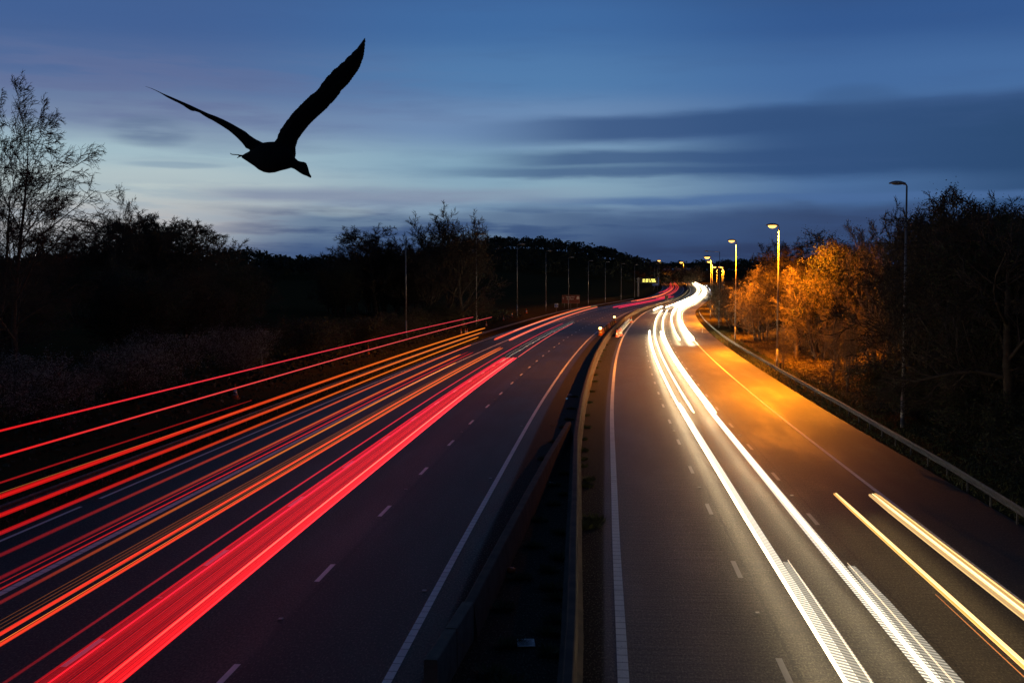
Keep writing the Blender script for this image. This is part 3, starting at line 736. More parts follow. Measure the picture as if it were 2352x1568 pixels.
M['blossom']=mat('blackthorn_blossom',(.42,.38,.36),.8,(.25,.22,.2),2)
def leaves(tips,rg,n,size,spread):
    c=np.array([a for t in tips for a in t]); idx=rg.integers(0,len(c),n); P=c[idx]+rg.normal(0,spread,(n,3))
    a=rg.normal(0,1,(n,3)); a/=np.linalg.norm(a,axis=1)[:,None]; b=np.cross(a,rg.normal(0,1,(n,3))); b/=np.linalg.norm(b,axis=1)[:,None]+1e-9
    s=(size*rg.uniform(.6,1.4,n))[:,None]
    V=np.stack([P-a*s*.5,P+b*s*.32,P+a*s*.5,P-b*s*.32],1).reshape(-1,3); return V,np.arange(n*4).reshape(-1,4)
def tree_proto(seed,H,style,bark='bark',leaf=None,nl=0,ls=.1,lsp=.12):
    ch,tips,rg=grow(seed,H,ST[style]); sides=lambda lv: 7 if lv==0 else (5 if lv==1 else 3)
    tr=[c for c in ch if c[2]==0]; cr=[c for c in ch if c[2]>0]
    V,Q=tube_np(tr,sides); tm=mesh_np('trunk',V,Q,[M[bark]])
    V,Q=tube_np(cr,sides); mi=np.zeros(len(Q))
    mats=[M[bark]]
    if leaf:
        LV,LQ=leaves(tips,rg,nl,ls,lsp); Q=np.concatenate([Q,LQ+len(V)]); V=np.concatenate([V,LV]); mi=np.concatenate([mi,np.ones(len(LQ))]); mats.append(M[leaf])
    cm=mesh_np('crown',V,Q,mats,mi)
    zmax=V[:,2].max(); wid=np.percentile(np.hypot(V[:,0],V[:,1]),95)
    return tm,cm,zmax,wid
TP={}
TP['oak1']=tree_proto(11,12,'oak'); TP['oak2']=tree_proto(12,12,'oak'); 
TP['oakbud']=tree_proto(14,11,'oak','bark','bud',14000,.07,.18)
TP['oak3']=tree_proto(15,11,'oak','pale_bark')
TP['vase1']=tree_proto(21,12,'vase'); TP['vase2']=tree_proto(22,12,'vase','pale_bark','bud',1200,.08,.14)
TP['pole']=tree_proto(31,10,'pole','pale_bark')
TP['thick1']=tree_proto(41,9,'thicket','pale_bark','bud',700,.10,.2); TP['thick2']=tree_proto(42,9,'thicket','bark','leaf',18000,.09,.2); TP['thick3']=tree_proto(43,9,'thicket','bark')
TP['shrub1']=tree_proto(51,4,'shrub','bark','leaf',6000,.11,.15); TP['shrub2']=tree_proto(52,4,'shrub','bark','blossom',6500,.06,.13); TP['shrub3']=tree_proto(53,3,'shrub','bark','leaf',5000,.09,.14)
TP['wisp']=tree_proto(61,20,'wisp')
rT=random.Random(77)
def plant(kind, x, y, h, label, group=None, name='tree', cat='tree', wide=1.0, rz=None, z=None):
    tm,cm,zm,wd=TP[kind]; g=G(x,y) if z is None else Vector((x,y,z)); k=h/zm
    e=empty(name,g,rT.uniform(0,6.28) if rz is None else rz); e.scale=(k*wide,k*wide,k); tag(e,label,cat,group)
    link('trunk' if name!='shrub' else 'stems',tm,e); link('crown' if name!='shrub' else 'foliage',cm,e); return e
def plant_px(kind, px, top, d, label, group=None, wide=1.0, minh=3, **k):
    p=at_depth(px,top,d); g=G(p.x,p.y); h=max(minh,p.z-g.z); return plant(kind,p.x,p.y,h,label,group,wide=wide,**k)

# left side, skyline trees
plant_px('wisp',28,168,62,'large wispy bare tree reaching highest at the left edge','bare trees on the left skyline',wide=.78,rz=.4)
plant_px('wisp',-40,300,66,'bare tree partly cut off by the left edge, behind the largest wispy tree','bare trees on the left skyline',wide=1.0,rz=2.4)
plant_px('wisp',262,418,120,'slim bare tree top with flat twig spray, right of the large wispy tree','bare trees on the left skyline',wide=.5,rz=1.0)
for px,top,dd,k,w,lab in ((225,497,150,'oak1',1.3,'rounded bare tree at the left end of the left tree clump'),(292,478,150,'oak2',1.3,'rounded bare tree at the top of the left tree clump'),(352,482,146,'oak1',1.2,'dense bare tree in the middle of the left tree clump'),(425,512,150,'oak1',1.45,'spreading bare tree at the right end of the left tree clump'),
    (862,512,205,'oak2',1.35,'rounded bare tree left of the tall headless post'),(985,520,200,'vase1',.9,'slim hazy bare tree between the rounded tree and the big upright tree'),(1022,462,190,'vase1',1.45,'tall upright bare tree with brush-like top beside the first left lamp'),(1060,530,185,'oak1',1.1,'low branching bare tree at the right foot of the tall upright tree'),(925,545,215,'thick3',1.2,'low hazy bare tree right of the rounded tree')):
    plant_px(k,px,top,dd,lab,'bare trees on the left skyline',wide=w)
for px,top,dd,k,w in ((205,515,162,'thick1',1.3),(255,498,160,'oak2',1.3),(325,486,160,'thick3',1.4),(390,497,156,'oak1',1.3),(300,500,170,'thick1',1.5),(455,530,160,'thick3',1.4),(375,500,166,'oak2',1.2),(845,530,214,'oak1',1.3),(880,525,210,'thick3',1.2),(830,560,210,'thick1',1.5),(990,482,205,'vase1',1.2),(960,545,210,'thick3',1.3),(1052,478,196,'vase1',1.2)):
    plant_px(k,px,top,dd,'bare tree filling in behind the front row on the left skyline','trees behind the left skyline row',wide=w)
# left dark thicket
lab='dark bare tree lost in the unlit thicket left of the motorway'
for i in range(34):
    dd=rT.uniform(75,240); u=-rT.uniform(36,95)*(1 if dd<150 else 1.2); 
    x,y=RP(dd,u).xy
    # keep below the skyline the photograph shows
    q=CM.transposed()@(Vector((x,y,0))-Vector((0,0,CAMZ))); px=1176+F*q.x/-q.z
    if px<-250 or px>1120: u=-38-rT.uniform(0,14); x,y=RP(dd,u).xy
    top=590+rT.uniform(-10,26); p=at_depth(max(-300,min(1100,px)),top,dd); h=max(4.5,min(11,p.z-G(x,y).z))
    plant(rT.choice(['thick2','thick3','thick2','oakbud']),x,y,h,lab,'trees of the dark left thicket',wide=1.35)
lab='dark leafy shrub in the unlit growth along the left verge'
for i in range(30):
    s=46+i*6.4+rT.uniform(-2,2); u=-(27.5+rT.uniform(0,6)); p=RP(s,u)
    if 0<=i<=8: plant('shrub2',p.x,p.y,rT.uniform(2.6,4.2),'pale flowering blackthorn shrub on the left bank above the red trails','pale flowering shrubs on the left bank',name='shrub',cat='shrub',wide=1.5)
    else: plant(rT.choice(['shrub1','shrub3','shrub1']),p.x,p.y,rT.uniform(2.2,4.4),lab,'dark shrubs along the left verge',name='shrub',cat='shrub',wide=1.5)
for px,py,dd in ((60,905,58),(150,930,60),(250,920,66),(20,870,64),(330,860,84),(470,845,96),(560,830,108)):
    p=at_depth(px,py,dd); g=G(p.x,p.y); plant('shrub2',p.x,p.y,max(2.2,min(5.5,p.z-g.z)),'pale flowering blackthorn shrub on the left bank above the red trails','pale flowering shrubs on the left bank',name='shrub',cat='shrub',wide=1.5)

# right side
GR='trees on the right bank'
for px,top,dd,k,w,lab in (
  (2330,388,58,'oak1',1.0,'dark bare tree rising highest at the right edge'),
  (2225,398,66,'oakbud',1.1,'dark dense tree second from the right edge on the bank'),
  (2140,432,78,'vase1',1.0,'bare tree with forked top right behind the tall unlit lamp'),
  (2085,450,88,'vase1',.95,'bare tree just left of the tall unlit lamp'),
  (2015,500,104,'vase2',1.0,'dark twiggy tree left of the tall unlit lamp on the skyline'),
  (1935,512,118,'thick2',1.3,'dark rounded tree on the skyline above the glowing trees'),
  (1880,514,124,'oakbud',1.1,'dark bushy tree at the left crest of the bank skyline'),
  (1838,545,130,'oak2',1.1,'dark bare tree just right of the brightest lamp'),
  ):
    plant_px(k,px,top,dd,lab,GR,wide=w)
lit=[(1938,560,100,'vase2',1.25,'tall bushy tree glowing copper orange, largest of the lit trees'),
  (1905,600,97,'thick1',1.0,'twiggy tree glowing orange at the left foot of the copper tree'),
  (1832,632,103,'pole',1.25,'single bare tree with straight pale trunk and feathered branches lit orange'),
  (1752,640,132,'thick1',1.25,'dense bush glowing brightest yellow orange left of the brightest lamp post'),
  (1765,600,142,'oak3',.9,'spreading tree lit orange from below behind the brightest lamp post'),
  (1722,690,148,'thick1',1.0,'low bright orange bush at the left end of the glowing group'),
  (1662,640,225,'thick1',1.1,'lit orange bush behind the dark long-armed lamp'),
  (1715,640,185,'thick3',1.2,'shadowed tree between the two brightest lamps'),
  (1690,655,205,'thick3',1.1,'shadowed bush behind the second lit lamp'),
  (1950,700,88,'thick1',1.0,'thicket fading from orange to dark below the copper tree'),
  (2000,690,84,'oak3',1.0,'dark branching tree on the shadow edge of the lit bank'),
  (1990,640,95,'thick2',1.2,'leafy tree with a few lit yellow leaves at the shadow edge')]
for px,top,dd,k,w,lab in lit: plant_px(k,px,top,dd*1.2 if dd<170 else dd,lab,'glowing trees on the right bank' ,wide=w)
lab='dark tree in the unlit wood on the right bank'
for i in range(30):
    dd=rT.uniform(34,100); u=rT.uniform(21,48)+(100-dd)*.05; p=RP(dd,u)
    q=CM.transposed()@(Vector((p.x,p.y,0))-Vector((0,0,CAMZ))); px=1176+F*q.x/-q.z
    if px<2040: u+=14; p=RP(dd,u); px+=14*F/dd
    top=np.interp(px,[1900,2050,2150,2250,2352,2600],[585,540,500,480,470,450])+rT.uniform(0,120)
    h=max(4,min(11,at_depth(px,top,dd).z-G(p.x,p.y).z)); plant(rT.choice(['thick2','thick3','oak2','oakbud','thick1']),p.x,p.y,h,lab,'trees of the dark right wood',wide=1.25)
lab='dim shrub behind the lamps on the far right bank'
for i in range(22):
    dd=rT.uniform(165,420); u=rT.uniform(24,52); p=RP(dd,u); plant(rT.choice(['thick3','thick1','thick2']),p.x,p.y,rT.uniform(4,8),'dim tree on the bank beyond the second lit lamp','trees on the far right bank',wide=1.4)
for px,top,dd,k in ((1490,604,1215,'thick1'),(1500,612,1190,'thick1'),(1526,608,1110,'thick1'),(1562,610,935,'thick1'),(1582,606,925,'thick1'),(1590,612,905,'oakbud')):
    plant_px(k,px,top,dd,'small tree on the far hillside catching orange lamp light','lamp-lit trees on the far hillside',wide=1.6)
# small stems in front on the lit bank
for px,base,dd,h in ((1783+35,845,109,4.5),(1890,860,92,6.0),(1955,890,86,6.5),(1755,735,150,5),(1735,730,155,4.5)):
    s,u=pix(px,base,1.0); p=RP(dd,u*1.02); plant('pole',p.x,p.y,h,'thin sapling standing on the lit undergrowth of the right bank','saplings on the lit bank',wide=.8)
for px,top,dd in ((2185,455,96),(2225,440,92),(2262,428,88),(2300,432,84),(2345,440,80),(2390,430,74),(2320,450,62)):
    plant_px(rT.choice(['thick3','thick2']),px,top,dd,'dark tree in the unlit wood on the right bank','trees of the dark right wood',wide=1.1)
for i in range(16):
    dd=rT.uniform(34,100); u=rT.uniform(25,31) if dd<64 else rT.uniform(27.5,36); p=RP(dd,u); plant('thick2',p.x,p.y,rT.uniform(6,9.5),'dark tree in the unlit wood on the right bank','trees of the dark right wood',wide=1.35)
for i in range(22):
    s=34+i*2.4; p=RP(s,rT.uniform(19.5,23.5)); plant('shrub1',p.x,p.y,rT.uniform(2.2,3.6),'dark shrub at the foot of the unlit wood on the right bank','dark shrubs along the right verge',name='shrub',cat='shrub',wide=1.7)
# undergrowth and grass (uncountable)
def scatter(name,n,rs,ru,size,material,seed,hz=.35,flat=False):
    rg=np.random.default_rng(seed); P=[]
    for i in range(n):
        s=rs[0]+(rs[1]-rs[0])*rg.random(); u=ru[0]+(ru[1]-ru[0])*rg.random(); g=GS(s,u); 
        c=.5+.5*math.sin(s*.7+math.sin(u*1.3)*2)*math.sin(u*.9+s*.23)
        P.append((g.x,g.y,g.z+rg.random()*hz*(.35+c)))
    P=np.array(P); a=rg.normal(0,1,(n,3)); a[:,2]=np.abs(a[:,2])*(1.6 if not flat else .5); a/=np.linalg.norm(a,axis=1)[:,None]
    b=np.cross(a,rg.normal(0,1,(n,3))); b/=np.linalg.norm(b,axis=1)[:,None]+1e-9; s=(size*rg.uniform(.5,1.5,n))[:,None]; w=.12 if not flat else .35
    V=np.stack([P-a*s*.5,P+b*s*w,P+a*s*.5,P-b*s*w],1).reshape(-1,3)
    return tag(link(name,mesh_np(name,V,np.arange(n*4).reshape(-1,4),[material])),kind='stuff')
M['grass']=mat('verge_grass',(.07,.085,.025),.8,(.05,.055,.02),3)
M['bramble']=mat('bramble_leaves',(.27,.19,.08),.75,(.12,.09,.035),3)
tag(scatter('undergrowth',110000,(74,178),(17.3,27),.11,M['bramble'],5,.4,True),'low brown bramble covering the lit right bank','undergrowth')
tag(scatter('grass',30000,(14,200),(14.95,18.6),.2,M['grass'],6,.1),'short grass along the right verge','grass')
tag(scatter('grass',26000,(14,170),(-25.5,-20.75),.22,M['grass'],7,.12),'short grass along the left verge','grass')
tag(scatter('undergrowth',26000,(40,260),(-42,-25.5),.3,M['leaf'],8,.9,True),'dark low growth over the left bank','undergrowth')

# far woods (read as one mass)
def wood(name,pts,material,n,size,seed,label):
    """pts: list of (x,y,width,h) clumps of crowns"""
    rg=np.random.default_rng(seed); V=[];Q=[];k0=0
    for x,y,w,h in pts:
        z=G(x,y).z; m=n; th=rg.uniform(0,6.283,m); ph=np.arccos(rg.uniform(-.6,1,m)); rr=rg.uniform(.75,1.02,m)
        P=np.stack([x+np.cos(th)*np.sin(ph)*w*rr,y+np.sin(th)*np.sin(ph)*w*rr,z+h*.52+np.cos(ph)*h*.5*rr],1)
        a=rg.normal(0,1,(m,3)); a/=np.linalg.norm(a,axis=1)[:,None]; b=np.cross(a,rg.normal(0,1,(m,3))); b/=np.linalg.norm(b,axis=1)[:,None]
        s=(size*rg.uniform(.5,1.4,m))[:,None]; v=np.stack([P-a*s,P+b*s*.6,P+a*s,P-b*s*.6],1).reshape(-1,3); V.append(v); Q.append(np.arange(m*4).reshape(-1,4)+k0); k0+=m*4
    o=link(name,mesh_np(name,np.concatenate(V),np.concatenate(Q),[material])); tag(o,label,'wood',kind='stuff')
M['far']=mat('far_foliage',(.045,.05,.03),.9,(.03,.035,.02),.05)
pts=[]; r2=random.Random(9)
for i in range(520):
    a=r2.uniform(0,6.28); q=math.sqrt(r2.random()); x=-62+150*q*math.cos(a); y=1010+170*q*math.sin(a)
    if y>1090: continue
    pts.append((x,y,r2.uniform(3.5,5.5),r2.uniform(8,12)))
wood('hill_wood',pts,M['far'],70,1.1,1,'dense dark wood covering the round hill behind the left lamps')
pts=[]
for i in range(420):
    px=r2.uniform(-300,1130); dd=r2.uniform(560,760); top=np.interp(px,[-300,100,480,540,600,640,700,800,1130],[588,584,580,573,577,586,590,594,600])+r2.uniform(-3,10)
    if r2.random()<.08: top-=r2.uniform(4,12)
    p=at_depth(px,top,dd); g=G(p.x,p.y); pts.append((p.x,p.y,r2.uniform(4,6.5),max(5,(p.z-g.z))))
wood('distant_wood',pts,M['far'],70,1.2,2,'long dark line of distant woodland on the left horizon')
pts=[]
for i in range(330):
    px=r2.uniform(1440,2000); dd=r2.uniform(1330 if px<1600 else 1120,1480); top=np.interp(px,[1440,1480,1530,1580,1640,1700,1760,1820,2000],[612,606,606,600,602,598,594,590,585])+r2.uniform(-5,16)
    p=at_depth(px,top,dd); g=G(p.x,p.y); z=g.z; h=max(6,p.z-z); pts.append((p.x,p.y,r2.uniform(4.5,7),h))
wood('distant_wood',pts,M['far'],70,1.3,3,'dark distant woodland behind the far bend on the right horizon')

# ------------------------------------------------------------------ cones, signs, small things
M['cone']=mat('cone_orange',(.75,.14,.03),.5,(.6,.1,.02),4); M['sleeve']=mat('reflective_white',(.8,.8,.78),.35,(.7,.7,.68),4)
M['white']=mat('white_plastic',(.62,.6,.56),.5,(.45,.43,.4),2); M['orangep']=mat('orange_plastic',(.7,.2,.03),.5,(.55,.14,.02),3)
M['amber_lit']=emit('amber_beacon',(1,.62,.16),9)
def cone_proto():
    a=MB(); a.box((0,0,.02),(.46,.46,.04)); a.lathe((0,0,.04),[(.19,0),(.16,.2)],14); a.lathe((0,0,.24),[(.158,0),(.11,.0)],14); a.lathe((0,0,.58),[(.068,0),(.035,.34)],14)
    b=MB(); b.lathe((0,0,.24),[(.156,0),(.07,.34)],14)
    return a.mesh('cone_body',M['cone'],False),b.mesh('reflective_sleeve',M['sleeve'],True)
CP=cone_proto()
def cone(x,y,z,label,group,sc=1.0):
    e=empty('traffic_cone',(x,y,z),rT.uniform(0,1.5)); e.scale=(sc,)*3; tag(e,label,'traffic cone',group); link('cone_body',CP[0],e); link('reflective_sleeve',CP[1],e)
gc='traffic cones along the left verge'
for px,py,d,lab in ((541,945,76,'traffic cone at the far left beside the thin red line'),(846,840,121,'traffic cone behind the thick orange line left of the tall headless post'),(1059,782,176,'small cone left of a close pair behind the orange lines'),(1069,783,178,'cone, left one of the close pair between the orange lines'),(1073,783,179,'cone, right one of the close pair between the orange lines'),
   (1117,760,206,'white topped cone where the orange lines end'),(1156.5,749,234,'white topped cone right of the orange line ends'),(1176,743.5,252,'white topped cone standing alone on the bank, taller of two in a row'),(1209,735,280,'furthest white topped cone on the left bank')):
    p=at_depth(px,py,d); cone(p.x,p.y,max(p.z,G(p.x,p.y).z-.05),lab,gc,1.15)
def board(name,px0,px1,py0,py1,d,legs_y,legx,mats,label,cat,th=.06,rz=0):
    a=at_depth(px0,py1,d); b=at_depth(px1,py0,d); w=(b.x-a.x); h=b.z-a.z; c=((a.x+b.x)/2,d,a.z)
    zb=at_depth(px0,legs_y,d).z; e=empty(name,(c[0],d,zb),rz); tag(e,label,cat)
    hz=a.z-zb
    for t in legx:
        mb=MB(); mb.tube([(t*w,.06,-1.0),(t*w,.06,hz+h*.9)],.045,8); mb.build('post',M['pole'],e)
    mb=MB(); mb.box((0,0,hz+h/2),(w,th,h)); p=mb.build('panel',mats,e)
    return e,w,h,hz
def text(s,size,loc,material,parent,rx=90):
    cu=bpy.data.curves.new('lettering','FONT'); cu.body=s; cu.size=size; cu.align_x='LEFT'; cu.align_y='BOTTOM'; cu.extrude=.004; cu.offset=.006
    o=bpy.data.objects.new('lettering',cu); COL.objects.link(o); dg=bpy.context.evaluated_depsgraph_get(); me=bpy.data.meshes.new_from_object(o.evaluated_get(dg)); bpy.data.objects.remove(o)
    me.materials.clear(); me.materials.append(material); q=link('lettering',me,parent); q.location=loc; q.rotation_euler=(R(rx),0,0); return q
M['brown']=mat('brown_sign_face',(.16,.032,.012),.45,(.12,.024,.01),1); M['blue']=mat('blue_sign_face',(.015,.09,.42),.4,(.012,.07,.35),1); M['signwhite']=mat('sign_white',(.75,.74,.7),.4,(.65,.64,.6),2)
e,w,h,hz=board('tourist_sign',1290.5,1331.5,677.5,696.3,352,712,(-.36,0,.36),M['brown'],'brown tourist sign board with white lettering on three posts','road sign')
mb=MB()
for a in ((0,-.04,hz+.05,w-.08,.05),(0,-.04,hz+h-.05,w-.08,.05)): mb.box(a[:3],(a[3],.02,a[4]))
for x in (-w/2+.06,w/2-.06): mb.box((x,-.04,hz+h/2),(.05,.02,h-.16))
mb.build('border',mat('sign_border',(.5,.2,.12),.5),e)
text('Astley Hall',.62,(-w*.27,-.045,hz+h*.66),M['signwhite'],e); text('and Park',.62,(-w*.23,-.045,hz+h*.40),M['signwhite'],e)
mb=MB(); mb.box((-w*.40,-.045,hz+h*.58),(.09,.02,.75),0); mb.box((-w*.40-.13,-.045,hz+h*.58+.28),(.42,.02,.09),0); mb.box((-w*.40-.28,-.045,hz+h*.58+.12),(.09,.02,.38),0); mb.build('arrow',M['signwhite'],e)
mb=MB(); x=w*.40; zb=hz+h*.5
mb.box((x,-.045,zb+.18),(.86,.02,.36)); mb.box((x,-.045,zb+.62),(.6,.02,.30)); mb.box((x-.3,-.045,zb+.50),(.26,.02,.2)); mb.box((x+.3,-.045,zb+.50),(.26,.02,.2)); mb.box((x,-.045,zb+.88),(.3,.02,.16)); mb.build('house_symbol',M['signwhite'],e)
e,w,h,hz=board('marker_sign',1273.6,1281.8,697,705.8,318,714,(0,),M['signwhite'],'small square blue sign with white border on one post','road sign')
mb=MB(); mb.box((0,-.04,hz+h/2),(w*.8,.02,h*.8)); mb.build('blue_face',M['blue'],e)
mb=MB(); mb.box((0,-.055,hz+h*.56),(w*.36,.012,h*.12)); mb.box((0,-.055,hz+h*.40),(w*.2,.012,h*.1)); mb.build('symbol',M['signwhite'],e)
# lit message sign on a cantilever
M['led']=emit('amber_matrix_lamps',(1.0,.86,.16),1.6); M['matrix']=mat('matrix_board',(.015,.015,.017),.5)
d0=575; a=at_depth(1466,674,d0); top=at_depth(1466,637,d0); e=empty('message_sign',(a.x,a.y,a.z)); tag(e,'lit electronic message sign showing two rows of yellow characters on a cantilever post','message sign')
H0=top.z-a.z; mb=MB(); mb.box((0,0,H0/2-.8),(.9,.9,H0+1.6)); mb.build('post',M['pole'],e)
bw=at_depth(1511,645,d0).x-at_depth(1469,645,d0).x; zc=at_depth(1490,644.2,d0).z-a.z; xc=at_depth(1490,644,d0).x-a.x
mb=MB(); mb.box((xc/2,.35,zc+.9),(xc+2,.3,.3)); mb.box((xc/2,.35,zc-.6),(xc+2,.3,.3)); mb.build('cantilever_arm',M['pole'],e)
mb=MB(); mb.box((xc,0,zc),(bw,.5,3.1)); bo=mb.build('matrix_board',M['matrix'],e)
px2=lambda p: at_depth(p,644,d0).x-a.x
for row,zr,gr in ((0,zc+.46,((1476,1481.2),(1483,1489.5),(1491,1493.2),(1495,1504.6))),(1,zc-.46,((1475.8,1481),(1482.6,1489),(1491.3,1495),(1496.6,1506.3)))):
    mb=MB()
    for x0,x1 in gr:
        n=max(1,round((x1-x0)/1.6)); 
        for k in range(n):
            c=px2(x0+(x1-x0)*(k+.5)/n); mb.box((c,-.27,zr),(.30,.04,.72)); 
            mb.box((c,-.29,zr+(.2 if k%2 else -.2)),(.36,.04,.14))
    mb.build('lit_characters',M['led'],bo)
# blue direction sign beyond
e,w,h,hz=board('direction_sign',1498,1513.5,637.5,656,640,664,(-.3,.3),M['blue'],'tall blue motorway sign with white junction diagram behind the message sign','road sign')
mb=MB(); mb.box((w*.22,-.045,hz+h*.36),(.28,.02,h*.5)); mb.box((-.2,-.045,hz+h*.40),(.24,.02,h*.42),0); mb.build('junction_diagram',M['signwhite'],e)
# dark gantry sign far right
d0=950; a=at_depth(1576.6,642,d0); e=empty('gantry_sign',(a.x,a.y,a.z-1)); tag(e,'dark unlit cantilever sign by the far bend below a distant lamp','gantry sign')
k=d0/F; mb=MB(); mb.box((0,0,13*k),(.8,.8,27*k)); mb.build('post',M['dark'],e)
mb=MB(); mb.box((-6*k,.2,24*k),(14*k,.4,.4)); mb.build('cantilever_arm',M['dark'],e)
mb=MB(); mb.box((-11*k,0,22.5*k),(19*k,.3,4.6*k)); mb.build('panel',mat('sign_back',(.09,.10,.12),.6),e)
# sign back on the central reserve
p=at_depth(1545,690,500); s,u=to_su(p.x,p.y); q=RP(s,-2.3); e=empty('sign_board',(q.x,q.y,q.z)); tag(e,'small dark square sign seen from behind on the far central reserve','road sign')
mb=MB(); mb.box((0,0,2.2),(1.5,.06,1.7)); mb.build('panel',mat('sign_rear',(.10,.085,.06),.6),e)
for x in (-.5,.5):
    mb=MB(); mb.tube([(x,.06,-.2),(x,.06,2.9)],.04,8); mb.build('post',M['pole'],e)

# road works on the central reserve
GB='roadworks barrier units on the central reserve'
def block_unit(px,py,d,label,material,group,l=1.9,rz=None):
    p=at_depth(px,py,d); s,u=to_su(p.x,p.y); q=RP(s,u); e=empty('roadworks_barrier',(q.x,q.y,q.z),-heading(s)); tag(e,label,'barrier unit',group)
    mb=MB(); mb.box((0,0,.11),(.5,l,.22)); mb.box((0,0,.52),(.34,l,.62),taper=.72); mb.build('body',material,e)
    mb=MB()
    for k in (-.3,.3): mb.box((0,k*l,.5),(.37,.12,.5),taper=.8)
    mb.build('rib',M['concrete'],e); 
    mb=MB(); mb.box((0,0,.87),(.12,l*.9,.1)); mb.build('top_rail',material,e)
for i in range(9):
    t=i/8; d0=183+t*62
    s=d0; q=RP(s,.0-.05); e=None
    p=RP(s,-.45); px=1176
    sx=p.x; sy=p.y
    e=empty('roadworks_barrier',(sx,sy,p.z),-heading(s)); tag(e,'whitish plastic roadworks barrier unit in the row beside the right carriageway','barrier unit',GB)
    mb=MB(); mb.box((0,0,.12),(.5,6.6,.24)); mb.box((0,0,.56),(.34,6.6,.64),taper=.8); mb.build('body',M['white'],e)
    mb=MB()
    for k in (-2.4,-.8,.8,2.4): mb.box((0,k,.56),(.38,.14,.52),taper=.85)
    mb.build('rib',M['concrete'],e)
for i in range(6):
    s=190+i*8.2; p=RP(s,-3.4); e=empty('roadworks_barrier',(p.x,p.y,p.z),-heading(s)); tag(e,'brownish plastic roadworks barrier unit in the row beside the left carriageway','barrier unit',GB)
    mb=MB(); mb.box((0,0,.12),(.5,7.2,.24)); mb.box((0,0,.56),(.34,7.2,.64),taper=.8); mb.build('body',M['orangep'] if i%3==0 else M['concrete'],e)
    mb=MB()
    for k in (-2.4,-.8,.8,2.4): mb.box((0,k,.56),(.38,.14,.52),taper=.85)
    mb.build('rib',M['white'],e)
for (s,u,lab) in ((183,-3.4,'orange and white roadworks drum with a lit amber lamp on top, nearest one'),(244,-3.6,'distant lit amber lamp on an orange drum where the left barrier row ends')):
    p=RP(s,u); e=empty('warning_drum',(p.x,p.y,p.z)); tag(e,lab,'warning lamp'); k=1.15
    mb=MB(); mb.lathe((0,0,0),[(.32*k,0),(.32*k,.08),(.27*k,.1),(.25*k,.95),(.2*k,1.0)],16); mb.build('drum',M['orangep'],e)
    mb=MB(); mb.lathe((0,0,.42),[(.27*k,0),(.265*k,.28)],16); mb.build('white_band',M['sleeve'],e)
    mb=MB(); mb.lathe((0,0,1.0),[(.1,0),(.22,.08),(.24,.2),(.2,.34),(.06,.4)],14); mb.build('amber_lamp',M['amber_lit'],e,True)
for s,u,lab in ((178,-.55,'orange and white traffic cone standing alone in front of the white barrier row'),(182,-.15,'traffic cone at the near end of the white barrier row'),(183.5,.0,'traffic cone touching the near end of the white barrier row'),(243,-.2,'traffic cone at the far end of the white barrier row'),(246,.05,'second traffic cone at the far end of the white barrier row')):
    p=RP(s,u); cone(p.x,p.y,p.z,lab,'traffic cones at the roadworks',1.3)
# small marker post by right rail
p=at_depth(1585+186,853,112)
for px,py,d,lab in ((1792,862,108,'thin dark marker post behind the guard rail under the brightest lamp'),(1613,757,196,'small orange topped marker post beside the right guard rail bend')):
    p=at_depth(px,py,d); e=empty('marker_post',G(p.x,p.y)); tag(e,lab,'post'); mb=MB(); mb.box((0,0,.45),(.12,.05,1.1)); mb.build('stake',M['dark'] if px>1700 else M['white'],e); mb=MB(); mb.box((0,-.035,.9),(.1,.02,.16)); mb.build('reflector',M['orangep'],e)

# road studs
st_m=MB(); st_m.box((0,0,.012),(.13,.16,.025),taper=.8); st_b=st_m.mesh('stud_body',mat('stud_metal',(.35,.34,.32),.5))
st_m=MB(); st_m.box((0,-.06,.018),(.09,.012,.014)); st_r=st_m.mesh('reflector',mat('stud_glass',(.8,.8,.78),.2))
def stud(s,u,label,group):
    e=empty('road_stud',RP(s,u,.004),-heading(s)); tag(e,label,'road stud',group); link('stud_body',st_b,e); link('reflector',st_r,e)
for u,ph,lab in ((-8.2,27.6,'small road stud in the lane line between the middle and fast lanes, left carriageway'),(-12.05,29.2,'small road stud in the lane line under the red band, left carriageway'),(4.05,29.1,'small road stud in the lane line left of the white trails, right carriageway'),(7.66,27.6,'small road stud in the lane line right of the white trails, right carriageway'),(-4.95,30.5,'small amber road stud beside the edge line of the central reserve')):
    for k in range(8): stud(ph+18*k,u,lab,'road studs in the lane lines')

# litter, paper, tufts in the reserve
def flat_on(px,py,z): s,u=pix(px,py,z); return s,u
M['paper']=mat('paper',(.62,.63,.64),.6,(.4,.42,.45),9)
s,u=pix(1208,1475,.03); e=empty('printed_sheet',RP(s,u,0)); tag(e,'pale printed board lying flat between the two barriers at the bottom','litter')
mb=MB(); mb.box((0,0,.03),(.42,.55,.015),.12); mb.build('board',M['paper'],e)
mb=MB()
for k in range(6): mb.box((0.0 if k%2 else -.04,-.2+k*.075,.041),(.3,.025,.004),.12)
mb.build('print_lines',mat('faded_print',(.22,.25,.3),.7),e)
def crumple(px,py,size,material,label,name='crumpled_lump',cat='litter',h=.5):
    s,u=pix(px,py,.05); rg=np.random.default_rng(int(px)); bm=bmesh.new(); bmesh.ops.create_icosphere(bm,subdivisions=3,radius=size)
    for v in bm.verts:
        k=1+.35*math.sin(v.co.x*23+px)*math.sin(v.co.y*19)+.2*rg.normal()*.6; v.co=Vector((v.co.x*k*1.3,v.co.y*k,max(-.02,v.co.z*k*h)))
    me=bpy.data.meshes.new(name); bm.to_mesh(me); bm.free(); me.materials.append(material); o=link(name,me); o.location=RP(s,u,.02); tag(o,label,cat)
crumple(1265,1108,.12,M['white'],'crumpled white plastic bag between the barriers near where they meet')
